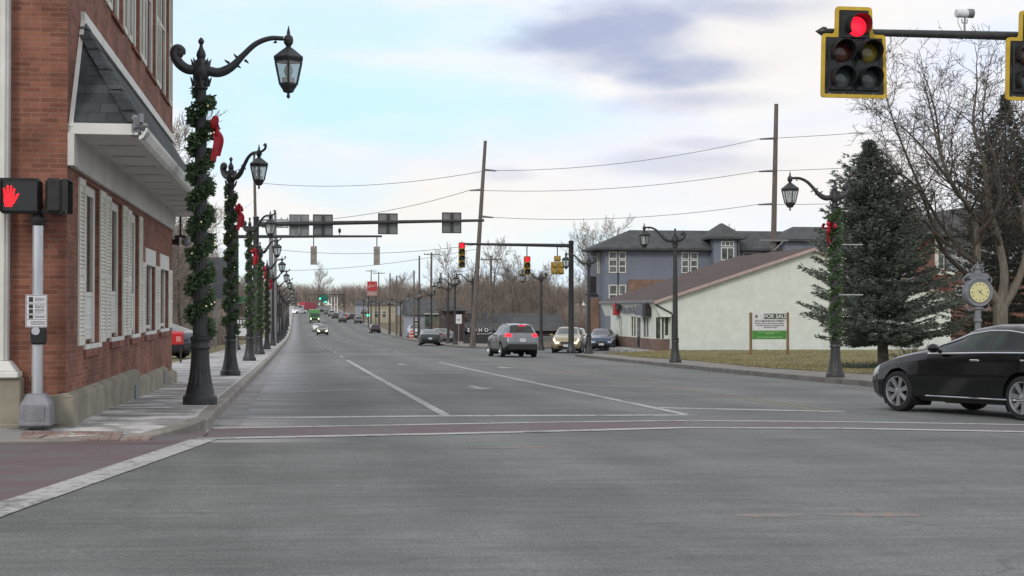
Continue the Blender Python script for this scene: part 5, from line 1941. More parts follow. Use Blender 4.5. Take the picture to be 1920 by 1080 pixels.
# --- white commercial building with the long brown roof
GZ = zr(22, 85) + .13
WB = thing('shop_building', 'long white painted block shop with a brown gable roof and slanted shopfront fascia', 'building', (21.5, 85, GZ))
XG0, XG1, XP, ZP = 21.5, 40.4, 31.4, 5.02
sl = (ZP - 1.73) / (XP - 21.3)


def roofz(x):
    return ZP - sl * abs(x - XP)


mb = MB()
g0 = GZ - .5
mb.face((22.42, 85, g0), (XG1, 85, g0), (XG1, 85, roofz(XG1) - .12), (XP, 85, ZP - .12), (22.42, 85, roofz(22.42) - .12))
mb.face((22.42, 85, g0), (22.42, 85, roofz(22.42) - .12), (22.42, 85.4, roofz(22.42) - .12), (22.42, 85.4, g0))
hol = [(86.99, 88.52, -.62, .72), (89.09, 89.81, -.9, .72), (90.4, 91.9, -.62, .72), (94.45, 95.42, -.62, .72)]
wall(mb, (21.5, 0, 0), (0, 1, 0), (0, 0, 1), (85.4, 97.9), (-.62, 1.75), hol[:1] + hol[2:], .15, (1, 0, 0))
wall(mb, (0, 85.4, 0), (1, 0, 0), (0, 0, 1), (21.5, 22.42), (-.62, 1.55), [(21.58, 21.86, -.6, .7), (21.94, 22.08, -.6, .7), (22.14, 22.36, -.4, .7)], .12, (0, 1, 0))
mb.face((21.5, 97.9, g0), (XG1, 97.9, g0), (XG1, 97.9, 2), (XP, 97.9, ZP - .1), (21.5, 97.9, 1.7))
mb.build('wall', m_wallpaint, WB, True, smooth=False)
mb = MB()
mb.bx(21.46, 21.7, 85.38, 97.9, g0, -.62)
mb.bx(21.7, 22.42, 85.36, 85.6, g0, -.62)
mb.build('brick_base', m_tanbrick, WB, True, smooth=False)
mb = MB()
th = .16
for (xa, xb) in ((21.28, XP), (XG1 + .35, XP)):
    za, zb = roofz(xa), roofz(xb)
    mb.prism([(xa, 84.72, za - th), (xa, 84.72, za), (xb, 84.72, zb), (xb, 84.72, zb - th)], (0, 15.9, 0))
mb.build('roof', m_brownroof, WB, True, smooth=False)
mb = MB()
for (xa, xb) in ((21.28, XP), (XG1 + .35, XP)):
    za, zb = roofz(xa), roofz(xb)
    mb.prism([(xa, 84.66, za - th - .07), (xa, 84.66, za - .03), (xb, 84.66, zb - .03), (xb, 84.66, zb - th - .07)], (0, .055, 0))
mb.build('rake_board', m_pinktrim, WB, True, smooth=False)
mb = MB()
mb.bx(21.2, 21.30, 84.7, 100.5, 1.56, 1.74)
mb.build('gutter', m_signback, WB, True, smooth=False, bevel=.02)
mb = MB()
for (y0, y1) in ((84.9, 97.9), (97.9, 100.4)):
    mb.prism([(21.32, y0, 1.58), (22.41, y0, 1.93), (22.41, y0, .73), (21.74 - (.1 if y0 > 90 else 0), y0, .73)], (0, y1 - y0 - .002, 0))
mb.build('slanted_fascia', m_wallpaint, WB, True, smooth=False)
mb = MB()
mb.bx(21.62, 21.64, 85.5, 97.8, -1.3, .72)
mb.bx(21.55, 22.4, 85.5, 85.52, -.6, .7)
mb.v = [(a, b, c) for a, b, c in mb.v]
mb.build('shop_glass', m_winpane2, WB, True, smooth=False)
for (y0, y1, z0, z1) in hol:
    mb = MB()
    for y in (y0, y1 - .07, (y0 + y1) / 2):
        mb.bx(21.52, 21.58, y, y + .07, z0, z1)
    mb.bx(21.515, 21.575, y0, y1, z0, z0 + .07)
    mb.build('shop_window_frame', m_wtrim, WB, True, smooth=False)
mb = MB()
mb.bx(21.44, 21.458, 89.12, 89.8, GZ - .05, .68)
dr = mb.build('door', m_winpane2, WB, True, smooth=False)
mb = MB()
mb.tube([(21.25, 84.78, 1.6), (21.5, 84.8, 1.42), (22.36, 84.85, .98), (22.47, 84.92, .85), (22.47, 84.94, GZ + .12), (22.36, 84.9, GZ + .04)], .045, 8)
mb.build('downspout', m_iron_g, WB, True)
mb = MB()
mb.bx(21.16, 21.42, 95.0, 95.75, .78, 1.58)
mb.build('red_sign_panel', m_redsign, WB, True, smooth=False)
mb = MB()
mb.bx(21.2, 21.5, 94.2, 94.9, 1.15, 1.5)
mb.build('dark_sign_box', m_sign_k, WB, True, smooth=False)
mb = MB()
mb.bx(21.10, 21.60, 86.2, 86.95, .74, 1.52)
mb.build('dark_sign_box', m_sign_k, WB, True, smooth=False)
mb = MB()
mb.bx(21.10, 21.5, 86.95, 88.7, .80, 1.42)
mb.build('sign_box_grey', m_greytext, WB, True, smooth=False)
mb = MB()
rng = random.Random(2)
for y in np.arange(89.3, 94.1, .62):
    h0, h1 = rng.uniform(.85, 1.0), rng.uniform(1.2, 1.45)
    mb.bx(21.36, 21.44, y, y + .16, h0, h1)
    mb.bx(21.36, 21.44, y + .16, y + .42, h0, h0 + .1)
mb.build('worn_sign_letters', m_greytext, WB, True, smooth=False)
mb = MB()
mb.bx(20.2, 21.44, 85.2, 98, GZ - .2, GZ - .0)
mb.build('entrance_step', m_walk, WB, True, smooth=False)

# --- blue apartment building
AZ = zr(30, 140) + .1
AP = thing('apartment_building', 'three storey blue grey apartment building with dark hipped roofs behind the white shop', 'building', (30.2, 140, AZ))
mb = MB()
mb.bx(30.2, 55, 140, 144.5, AZ - 1, 7.28)
mb.build('siding_wall', m_blueside, AP, True, smooth=False)
for a_ in ((29.2, 30.2, 142.5, 144.4, AZ - 1, 7.1), (40.95, 43.55, 138.6, 139.99, 1, 8.35), (48.2, 55, 138.4, 139.99, 1, 8.15)):
    mb = MB()
    mb.bx(*a_)
    mb.build('wing_wall', m_blueside2, AP, True, smooth=False)
mb = MB()
mb.bx(32.5, 37.6, 139.85, 139.997, AZ - 1, 4.15)
mb.bx(28.9, 30.1, 142.4, 142.497, AZ, 2.3)
mb.build('brick_panel', m_aptbrick, AP, True, smooth=False)
mb = MB()


def hip(mb, x0, x1, y0, y1, z0, z1, ins, insy):
    a, b, c, d = (x0, y0, z0), (x1, y0, z0), (x1, y1, z0), (x0, y1, z0)
    e, f = (x0 + ins, y0 + insy, z1), (x1 - ins, y0 + insy, z1)
    g_, h_ = (x1 - ins, y1 - insy, z1), (x0 + ins, y1 - insy, z1)
    mb.add([a, b, c, d, e, f, g_, h_], [(0, 1, 5, 4), (1, 2, 6, 5), (2, 3, 7, 6), (3, 0, 4, 7), (4, 5, 6, 7), (3, 2, 1, 0)])
    mb.bx(x0, x1, y0, y1, z0 - .22, z0 - .002)


hip(mb, 28.9, 56, 139.1, 145.6, 7.28, 9.2, 4.3, 3.2)
mb.build('roof', m_greyroof, AP, True, smooth=False)
mb = MB()
hip(mb, 40.3, 44.2, 138.0, 143, 8.38, 9.85, 1.9, 2.2)
hip(mb, 47.6, 56, 137.8, 144.5, 8.2, 9.6, 2.4, 3.2)
mb.build('tower_roof', m_greyroof, AP, True, smooth=False)
for (x0, x1) in ((30.55, 31.42), (31.56, 32.3), (37.98, 38.75), (38.9, 39.68)):
    window(AP, x0, x1, 4.8, 6.12, 140, (.5,))
    window(AP, x0, x1, 6.18, 6.92, 140, ())
    window(AP, x0, x1, 1.7, 3.62, 140, (.5,))
window(AP, 29.9, 30.15, 4.8, 6.9, 142.5, (.5,))
window(AP, 29.0, 29.8, -1.0, 1.5, 142.5, (.5,), pane=m_sign_k)
window(AP, 41.65, 43.0, 6.05, 7.35, 138.6, (), (.5,))
window(AP, 41.65, 43.0, 7.45, 7.95, 138.6, (), (.33, .66))
window(AP, 44.4, 46.3, 6.0, 6.9, 140, (), (.5,), pane=m_sign_k)
window(AP, 33.2, 34.2, -1.1, .6, 140 - .15, (.5,))
mb = MB()
mb.bx(31.45, 31.53, 139.9, 139.99, -2, 7.2)
mb.bx(43.3, 43.42, 138.5, 138.59, 1, 8.2)
mb.build('downspout', m_trimblk, AP, True, smooth=False)
mb = MB()
mb.bx(28.65, 29.9, 142.2, 142.49, 2.6, 2.75)
mb.bx(28.9, 29.8, 142.47, 142.495, 2.8, 4.5)  # flat dark sheet paints the shade of the balcony opening
mb.build('balcony_slab_painted_shade', m_trimblk, AP, True, smooth=False)

# --- red brick and grey board building behind the spruce
BZ = zr(50, 110) + .1
RB = thing('residential_building', 'brick and grey board building partly hidden behind spruce and clock', 'building', (49, 110, BZ))
mb = MB()
mb.bx(49.4, 51.75, 110, 122, BZ - 1, 7.2)
mb.bx(51.75, 62, 109.4, 122, BZ - 1, 4.25)
mb.build('brick_wall', m_redbrick2, RB, True, smooth=False)
mb = MB()
mb.bx(51.95, 62, 109.4, 122, 4.25, 7.2)
mb.bx(48.4, 49.4, 110.6, 122, BZ, 6.6)
mb.build('board_wall', m_greyside, RB, True, smooth=False)
mb = MB()
hip(mb, 48.2, 52.6, 109.2, 123, 7.22, 7.9, 1.6, 4)
hip(mb, 51.2, 63, 108.4, 123, 7.25, 9.6, 3.2, 4)
mb.build('roof', m_greyroof, RB, True, smooth=False)
mb = MB()
mb.bx(50.9, 51.2, 109.9, 109.99, 4.2, 7.0)
mb.bx(50.9, 52.3, 109.2, 109.38, 3.95, 4.2)
mb.bx(52.0, 62, 109.25, 109.39, 7.0, 7.2)
mb.build('corner_board', m_wtrim2, RB, True, smooth=False)
window(RB, 52.4, 53.5, 5.3, 6.1, 109.4, (), (.5,), pane=m_sign_k)
window(RB, 52.4, 53.6, 2.3, 3.1, 109.4, (.5,), (.5,))
window(RB, 55.6, 56.6, 4.9, 6.4, 109.4, (.5,), (.5,))
window(RB, 57.6, 58.6, 4.9, 6.4, 109.4, (.5,), (.5,))
window(RB, 50.95, 51.7, 4.4, 6.9, 109.995, (.5,), (), fw_=.06)

# --- for sale sign on two posts
sx0, sx1, sy = 22.05, 23.92, 68.3
z = zr(23, 68) + .15
t = thing('for_sale_sign', 'white and green for sale sign on two timber posts before the white wall', 'sign', (22.98, sy, z))
mb = MB()
mb.bx(-1.0, -.89, -.05, .06, -.1, 2.12)
mb.build('post', m_post, t, smooth=False, bevel=.008)
mb = MB()
mb.bx(.89, 1.0, -.05, .06, -.1, 2.12)
mb.build('post', m_post, t, smooth=False, bevel=.008)
mb = MB()
mb.bx(-.885, .885, -.02, .02, .80, 2.08)
p = mb.build('panel', m_sign_w, t, smooth=False)
mb = MB()
mb.bx(-.87, .87, -.03, -.021, .80, 1.23)
mb.build('green_band', m_green_sign, p, smooth=False)
mb = MB()
mb.bx(-.28, .885, -.03, -.021, 1.80, 2.06)
mb.build('dark_green_band', m_dkgreen, p, smooth=False)
text('FOR SALE', .27, m_sign_w, p, (.31, -.035, 1.925), bold=.006)
text('5217 MONROE STREET', .15, m_greytext, p, (0.02, -.025, 1.69), bold=.004)
mb = MB()
rng = random.Random(6)
for (zz, x0, x1, m_) in ((1.545, -.75, .75, 0), (1.45, -.65, .68, 0), (1.36, -.3, .35, 0)):
    x = x0
    while x < x1:
        w = rng.uniform(.05, .16)
        mb.bx(x, x + w, -.026, -.021, zz, zz + .045)
        x += w + .03
mb.build('sign_small_print', m_greytext, p, smooth=False)
mb = MB()
for (zz, x0, x1) in ((1.13, -.6, .55), (1.05, -.2, .2), (.88, -.65, .65)):
    x = x0
    while x < x1:
        w = rng.uniform(.05, .16)
        mb.bx(x, x + w, -.036, -.031, zz, zz + .045)
        x += w + .03
mb.build('green_band_print', mat('pale_green_print', (.3, .5, .25), (.25, .45, .2), 5), p, smooth=False)
mb = MB()
mb.box((-.66, -.025, 1.93), (.12, .008, .12), rx=0)
mb.tube([(-.72, -.024, 1.98), (-.66, -.024, 1.87), (-.60, -.024, 1.93)], .022, 5)
mb.build('logo_mark', m_greytext, p, smooth=False)

# --- street clock
cz = zr(20.8, 42) + .14
t = thing('street_clock', 'grey four-legged style street clock with pale yellow dial behind the black sedan', 'clock', (20.84, 42, cz))
ch = 1.72 - cz
m_clockpaint = mat('clock_grey_paint', (0.20, 0.215, 0.24), (0.15, 0.16, 0.18), 5, 0.45)
mb = MB()
mb.lathe([(.30, 0), (.30, .12), (.22, .2), (.2, .6), (.14, .7), (.11, .8), (.09, ch - .95), (.13, ch - .9), (.13, ch - .85), (.10, ch - .82), (.10, ch - .55), (.15, ch - .52), (.15, ch - .46)], 16)
mb.build('post', m_clockpaint, t)
mb = MB()
mb.lathe([(.30, -.10), (.43, -.13), (.46, -.09), (.46, .14), (.43, .17), (.3, .18)], 28, (0, 0, ch), 'y')
mb.build('clock_case', m_clockpaint, t)
mb = MB()
mb.prism([(-.30, -.1, ch + .40), (.30, -.1, ch + .40), (.34, -.1, ch + .52), (.24, -.1, ch + .60), (-.24, -.1, ch + .60), (-.34, -.1, ch + .52)], (0, .25, 0))
mb.lathe([(.12, ch + .60), (.08, ch + .68), (.10, ch + .74), (.04, ch + .82), (.01, ch + .96)], 10)
mb.build('crest', m_clockpaint, t)
for sg in (1, -1):
    mb = MB()
    mb.tube(arc([(sg * .05, 0, ch + .86), (sg * .15, 0, ch + .76), (sg * .2, 0, ch + .66), (sg * .13, 0, ch + .62)], 4), .022, 6)
    mb.build('scroll_bracket', m_clockpaint, t)
    mb = MB()
    mb.tube(arc([(sg * .12, 0, ch - .52), (sg * .28, 0, ch - .56), (sg * .36, 0, ch - .46), (sg * .34, 0, ch - .36)], 4), .03, 6)
    mb.tube(arc([(sg * .30, .02, ch + .52), (sg * .46, .02, ch + .42), (sg * .44, .02, ch + .3)], 4), .03, 6)
    mb.build('scroll_bracket', m_clockpaint, t)
mb = MB()
mb.lathe([(.315, -.150), (.315, -.128)], 30, (0, 0, ch), 'y')
d = mb.build('dial', mat('clock_dial_cream', (.66, .62, .33), (.58, .55, .29), 4, .4), t)
mb = MB()
for k in range(12):
    q = math.pi / 6 * k
    cx, cz_ = .255 * math.sin(q), .255 * math.cos(q)
    mb.box((cx, -.153, ch + cz_), (.028, .005, .05))
mb.build('hour_marks', m_greytext, d, smooth=False)
mb = MB()
for q, L, w in ((R(128), .20, .014), (R(38), .13, .018), (R(312), .14, .014)):
    dx, dz = math.sin(q), math.cos(q)
    mb.prism([(dz * w, -.160, ch - dx * w), (-dz * w, -.160, ch + dx * w), (dx * L, -.160, ch + dz * L)], (0, .004, 0))
mb.build('hands', m_greytext, d, smooth=False)

# ------------------------------------------------------------------ small buildings and signs down the right side
m_greyhouse = mat('pale_blue_wall', (.34, .37, .43), (.28, .30, .35), 1, .8)
m_dark_brick = brick('dark_brown_brick', (0.085, 0.060, 0.055), (0.065, 0.045, 0.042), (0.08, 0.065, 0.06))
m_cream = mat('yellowish_wall', (.40, .36, .26), (.33, .3, .22), 1, .8)


def house(name, label, x0, x1, y0, y1, ze, zt, wallm, roofm, wins=(), axis='x'):
    zg = zr((x0 + x1) / 2, y0)
    t = thing(name, label, 'building', ((x0 + x1) / 2, y0, zg))
    mb = MB()
    mb.bx(x0, x1, y0, y1, zg - .5, ze)
    if axis == 'y':
        mb.face((x0, y0 - .001, ze), (x1, y0 - .001, ze), ((x0 + x1) / 2, y0 - .001, zt - .1))
    mb.build('wall', wallm, t, True, smooth=False)
    mb = MB()
    if axis == 'x':
        ym = (y0 + y1) / 2
        mb.prism([(x0 - .4, y0 - .5, ze - .1), (x0 - .4, ym, zt), (x0 - .4, y1 + .5, ze - .1)], (x1 - x0 + .8, 0, 0))
    else:
        xm = (x0 + x1) / 2
        for sgn in (1, -1):
            xe = xm + sgn * ((x1 - x0) / 2 + .4)
            mb.prism([(xe, y0 - .4, ze - .2), (xe, y0 - .4, ze), (xm, y0 - .4, zt + .12), (xm, y0 - .4, zt - .08)], (0, y1 - y0 + .8, 0))
    mb.build('roof', roofm, t, True, smooth=False)
    for w in wins:
        window(t, *w, y0)
    return t


house('ranch_house', 'low dark house with grey roof behind the round-letter sign and grey suv', 17.6, 27.5, 148, 158, -.95, .75, m_dark_brick, m_greyroof, ((18.4, 20.0, -2.0, -1.0), (22.5, 24, -2.0, -1.0)))
house('shop_building', 'small dark brown brick building behind the white road sign', 15.4, 17.4, 150, 158, 1.1, 1.5, m_dark_brick, m_greyroof)
h = house('garage_building', 'pale blue garage building with grey gable roof far down the right side', 15.2, 21.2, 196, 208, .55, 2.7, m_greyhouse, m_greyroof, ((15.6, 16.6, -1.6, -.3),))
mb = MB()
mb.prism([(17.2, 195.0, -.9), (17.2, 195.0, -.1), (17.2, 195.98, .35), (17.2, 195.98, -.9)], (4.2, 0, 0))
mb.build('awning', m_dkgreen, h, True, smooth=False)
mb = MB()
mb.bx(17.0, 21.2, 195.7, 195.98, .42, .6)
mb.build('white_fascia', m_wtrim, h, True, smooth=False)
house('yellowish_building', 'small yellowish flat building beside the red roadside sign', 16.3, 21.5, 322, 334, 2.3, 2.8, m_cream, m_greyroof, ((16.8, 17.8, -.8, .8), (18.6, 19.6, -.8, .8)))
house('distant_shop', 'grey distant shop at far right end of the street beneath the bare woods', 17, 30, 420, 432, 2.6, 3.6, m_greyhouse, m_greyroof, ((18, 20, -.5, 1.2), (22, 26, -.5, 1.2)))
house('distant_shop', 'dark distant shop at the far left end of the street behind the lamp row', -16, -4.5, 400, 412, 2.8, 4.0, m_dark_brick, m_greyroof, ((-8, -6, -.5, 1.0),))

# round-letter sign: four white letters on black discs along a low wall
t = thing('letter_sign', 'low dark sign wall with white letters SOHO on black discs', 'sign', (15.7, 126.2, zr(15.7, 126.2)))
gz = t.location.z
mb = MB()
mb.bx(14.45, 17.2, 126.1, 126.4, gz - .1, -1.05)
for x in (14.5, 17.1):
    mb.bx(x - .06, x + .06, 126.12, 126.3, -1.06, -.5)
mb.build('wall', m_iron_g, t, True, smooth=False)
for i, (x, ch_) in enumerate(((14.89, 'S'), (15.43, 'O'), (15.94, 'H'), (16.48, 'O'))):
    mb = MB()
    mb.lathe([(.25, -.03), (.25, .03)], 20, (x, 126.08, -.65), 'y')
    mb.tube([(x, 126.1, -1.05), (x, 126.1, -.88)], .03, 6)
    d = mb.build('letter_disc', m_sign_k, t, True)
    text(ch_, .46, m_sign_w, d, (x - 15.7, 126.035 - 126.2, -.655 - gz), bold=.014)
# white road sign on a post
t = thing('road_sign', 'white road sign with two dark arrows on a thin post beyond the green sedan', 'road sign', (12.3, 110.5, zr(12.3, 110.5) + .14))
mb = MB()
mb.tube([(0, 0, 0), (0, 0, 2.35)], .035, 8)
mb.build('post', m_galv, t)
mb = MB()
mb.bx(-.23, .23, -.05, -.03, 1.68, 2.38)
p = mb.build('panel', m_sign_w, t, smooth=False)
mb = MB()
mb.prism([(-.15, -.056, 1.98), (-.02, -.056, 1.90), (-.03, -.056, 2.02)], (0, .003, 0))
mb.prism([(.15, -.056, 1.98), (.02, -.056, 1.90), (.03, -.056, 2.02)], (0, .003, 0))
mb.build('arrows', m_sign_k, p, smooth=False)
# red roadside sign
t = thing('pole_sign', 'red roadside sign with a white scrawl above a smaller white board on poles', 'sign', (14.8, 290, zr(14.8, 290)))
gz = t.location.z
mb = MB()
for x in (-.75, .75):
    mb.bx(x - .1, x + .1, -.1, .1, 0, 6.7 - gz)
mb.build('pole', m_iron_g, t, smooth=False)
mb = MB()
mb.bx(-.98, .98, -.25, .15, 4.9 - gz, 6.75 - gz)
p = mb.build('red_panel', mat('roadside_sign_red', (.50, .045, .05), (.42, .04, .045), 2, .5), t, smooth=False)
mb = MB()
mb.tube(arc([(-.7, -.28, 5.4 - gz), (-.45, -.28, 6.1 - gz), (-.3, -.28, 5.6 - gz), (0, -.28, 5.95 - gz), (.2, -.28, 5.7 - gz), (.75, -.28, 6.2 - gz)], 5), .08, 5)
mb.build('script_stroke', mat('sign_pink_white', (.6, .4, .38), (.5, .3, .3), 3), p)
mb = MB()
mb.bx(-.98, .98, -.25, .15, 3.9 - gz, 4.75 - gz)
mb.build('lower_board', mat('sign_pale_pink', (.42, .28, .26), (.34, .2, .19), 2), t, smooth=False)
# guard rail
t = thing('guard_rail', 'grey guard rail between the grey suv and the pale gold suv', 'guard rail', (19.3, 112, zr(19.3, 112) + .1))
mb = MB()
for zz in (.42, .56, .68):
    mb.bx(-1.5, 3.2, -.06, -.02, zz - .05, zz + .05)
mb.build('rail', m_galv, t, smooth=False, bevel=.015)
for x in (-1.3, .2, 1.7, 3.1):
    mb = MB()
    mb.bx(x - .06, x + .06, -.02, .1, -.1, .72)
    mb.build('post', m_galv, t, smooth=False)
# traffic barrel
t = thing('traffic_barrel', 'orange red traffic barrel at the far right kerb before the pale blue garage', 'traffic barrel', (14.75, 188, zr(14.75, 188) + .14))
mb = MB()
mb.lathe([(.36, 0), (.36, .05), (.3, .06), (.29, .3), (.285, .55), (.26, .56), (.24, .9), (.08, 1.0), (.06, 1.08)], 14)
mb.build('barrel_body', mat('barrel_orange', (.55, .10, .07), (.48, .09, .06), 3, .5), t)
mb = MB()
for zz in (.22, .66):
    mb.lathe([(.305, zz), (.302, zz + .13)], 14)
mb.build('white_band', m_sign_w, t)
c = make_car('van', 'white van facing the street beside the pale blue garage', 'van', 'truck', carpaint('van_white', (.55, .57, .60), 0, .35), .1, detail=1, wsglass=m_carglass_l)
place(c, 15.6, 194.0, 180, .1)

# far green sign boards and white gate columns at the foot of the hill
t = thing('overhead_sign', 'green street sign board hanging over the far crossing', 'road sign', (8.2, 456, zr(8.2, 456)))
gz = t.location.z
mb = MB()
mb.bx(-1.3, 1.3, -.05, .05, 3.6 - gz, 5.6 - gz)
mb.build('green_board', mat('street_sign_green', (.02, .16, .105), (.02, .13, .09), 2, .5), t, smooth=False)
mb = MB()
mb.tube([(-5, .1, 5.7 - gz), (6.3, .1, 5.8 - gz)], .1, 6)
mb.tube([(6.3, .1, 0), (6.3, .1, 6.2 - gz)], .15, 8)
mb.build('mast', m_iron_g, t)
t = thing('gate_sign', 'tall white pylon sign with slim columns at the far end of the street', 'sign', (11.8, 472, zr(11.8, 472)))
gz = t.location.z
for x in (-.9, .1, 1.0):
    mb = MB()
    mb.bx(x - .15, x + .15, -.15, .15, 0, 5.0 - gz)
    mb.build('column', m_sign_w, t, smooth=False)
mb = MB()
mb.bx(-1.1, 1.2, -.2, .2, 5.0 - gz, 5.3 - gz)
mb.bx(-1.1, 1.2, -.1, .1, 6.4 - gz, 6.6 - gz)
mb.bx(.9, 1.15, -.1, .1, 5.3 - gz, 6.4 - gz)
mb.bx(-1.1, -.9, -.1, .1, 5.3 - gz, 6.4 - gz)
mb.build('frame', m_galv, t, smooth=False)

# left side bits
t = thing('flyer_box', 'red flyer box on a dark post beside the end of the brick wall', 'flyer box', (-4.1, 50.9, zr(-4.1, 50.9) + .13))
gz = t.location.z
mb = MB()
mb.prism([(-.19, -.2, -.02 - gz), (-.19, -.2, .36 - gz), (-.19, .05, .44 - gz), (-.19, .22, .40 - gz), (-.19, .22, -.02 - gz)], (.38, 0, 0))
b = mb.build('box', mat('newsbox_red', (.50, .02, .025), (.42, .018, .02), 5, .45), t, smooth=False, bevel=.015)
mb = MB()
mb.bx(-.03, .13, -.207, -.2, .08 - gz, .26 - gz)
mb.build('label_patch', mat('label_pale_red', (.62, .28, .26), (.5, .2, .2), 9), b, smooth=False)
mb = MB()
mb.bx(.08, .14, -.05, .05, 0, -.02 - gz)
mb.build('post', m_iron, t, smooth=False)
t = thing('banner_sign', 'large blue grey sign panel on a steel post behind the second left lamp', 'sign', (-5.1, 95, zr(-5.1, 95) + .12))
gz = t.location.z
mb = MB()
mb.bx(-.58, .58, -.05, .05, 1.85 - gz, 4.55 - gz)
mb.build('panel', mat('panel_blue_grey', (.095, .105, .125), (.08, .088, .10), 1, .6), t, smooth=False)
mb = MB()
mb.tube([(-.15, .08, 0), (-.15, .08, 4.5 - gz)], .09, 8)
mb.build('post', m_galv, t)
t = thing('yard_sign', 'white yard sign with dark lettering strip between the left lamps', 'sign', (-2.82, 75, zr(-2.82, 75) + .13))
gz = t.location.z
mb = MB()
mb.bx(-.3, .3, -.03, .03, -.18 - gz, .34 - gz)
mb.build('lower_board', m_sign_w, t, smooth=False)
mb = MB()
mb.bx(-.3, .3, -.03, .03, .38 - gz, .70 - gz)
p = mb.build('upper_board', m_sign_k, t, smooth=False)
mb = MB()
for x in (-.22, -.09, .05, .17):
    mb.bx(x, x + .08, -.038, -.031, .43 - gz, .65 - gz)
mb.build('lettering_blocks', m_sign_w, p, smooth=False)
mb = MB()
for x in (-.25, .25):
    mb.bx(x - .03, x + .03, .03, .06, 0, .6 - gz)
mb.build('leg', m_galv, t, smooth=False)
t = thing('street_name_sign', 'green name board on a post seen between the second and third left lamps', 'road sign', (-3.3, 90, zr(-3.3, 90) + .13))
gz = t.location.z
mb = MB()
mb.bx(-.32, .32, -.02, .02, 1.6 - gz, 1.95 - gz)
mb.build('board', mat('board_green', (.03, .13, .08), (.03, .11, .07), 2, .5), t, smooth=False)
mb = MB()
mb.tube([(.2, .05, 0), (.2, .05, 1.95 - gz)], .04, 6)
mb.build('post', m_galv, t)
c = make_car('sedan', 'dark blue car parked behind the red flyer box on the left', 'car', 'sedan', carpaint('navy', (.025, .03, .045), .3, .25), .06, detail=1, tail=m_trimblk)
place(c, -6.3, 60, 60, .12)
mb = MB()
t = thing('bench', 'weathered timber bench on the lawn behind the nearest lamp', 'bench', (-4.6, 61, zr(-4.6, 61) + .12))
mb.bx(-.8, .8, -.2, .2, .42, .48)
mb.build('seat', m_post, t, smooth=False)
mb = MB()
mb.box((0, .24, .72), (1.6, .05, .4), rx=R(-12))
mb.build('backrest', m_post, t, smooth=False)
for x in (-.6, .6):
    mb = MB()
    mb.prism([(x - .04, -.28, 0), (x - .04, -.18, 0), (x - .04, .15, .43), (x - .04, .05, .43)], (.08, 0, 0))
    mb.prism([(x - .04, .28, 0), (x - .04, .18, 0), (x - .04, -.1, .43), (x - .04, .0, .43)], (.08, 0, 0))
    mb.build('leg', m_post, t, smooth=False)

# ------------------------------------------------------------------ trees
def grow(seed, height, r0, levels=4, nk=(6, 6, 5, 4), spread=.9, first=.3, lr=(.55, .5, .5, .45), twig=.008, upw=.35, fork=0, wand=.16, top=1.0):
    """bare tree: returns (trunk MB, branches MB). Recursive limbs with wandering, tapering segments."""
    rng = random.Random(seed)
    T, B = MB(), MB()

    def branch(p, d, L, r, lev):
        k = (7, 6, 5, 4, 3)[min(lev, 4)]
        pts, dirs = [p], []
        for i in range(k):
            w = wand * (1.0 if lev else .5)
            d = (d + Vector((rng.uniform(-w, w), rng.uniform(-w, w), rng.uniform(-w, w) * .7)) + Vector((0, 0, upw * (.12 if lev else .05)))).normalized()
            p = p + d * (L / k)
            pts.append(p)
            dirs.append(d)
        rs = [max(twig, r * (1 - .72 * (i / k) ** .9)) for i in range(k + 1)]
        if lev >= 1:
            rs[-1] = twig * .7
        (T if lev == 0 else B).tube(pts, rs, (9, 7, 5, 3, 3)[min(lev, 4)], cap=lev < 2)
        if lev >= levels:
            return
        n = nk[min(lev, len(nk) - 1)]
        n = max(2, int(n + rng.uniform(-1, 1.5)))
        az = rng.uniform(0, 6.28)
        for q in range(n):
            f0 = first if lev == 0 else .22
            f = f0 + (1.0 - f0) * (q + rng.uniform(.2, 1)) / n
            f = min(f, .985)
            i = min(int(f * k), k - 1)
            a = pts[i].lerp(pts[i + 1], f * k - i)
            dd = dirs[i]
            az += 2.4 + rng.uniform(-.5, .5)
            o = dd.orthogonal().normalized()
            o = (Matrix.Rotation(az, 3, dd) @ o)
            s = spread * rng.uniform(.65, 1.2) * (1.15 - .45 * f if lev == 0 else 1)
            nd = (dd * math.cos(s) + o * math.sin(s)).normalized()
            if nd.z < -.25:
                nd.z *= .3
            nl = L * lr[min(lev, len(lr) - 1)] * rng.uniform(.7, 1.2) * (1.15 - .5 * f)
            branch(a, nd.normalized(), nl, max(twig, rs[i] * rng.uniform(.45, .65)), lev + 1)
        # leader continues
        if lev:
            branch(p, (d + Vector((rng.uniform(-.3, .3), rng.uniform(-.3, .3), .1))).normalized(), L * .4, rs[-1] * 1.2, lev + 1)
    branch(Vector((0, 0, -.15)), Vector((rng.uniform(-.05, .05), rng.uniform(-.05, .05), 1)), height, r0, 0)
    return T, B


def bare_tree(label, x, y, args, mt=None, mb_=None, group=None, rz=0.0, base=.13):
    T, B = grow(**args)
    t = thing('bare_tree', label, 'tree', (x, y, zr(x, y) + base), rz, group)
    T.build('trunk', mt or m_bark, t)
    B.build('crown', mb_ or m_twig, t, angle=80)
    return t


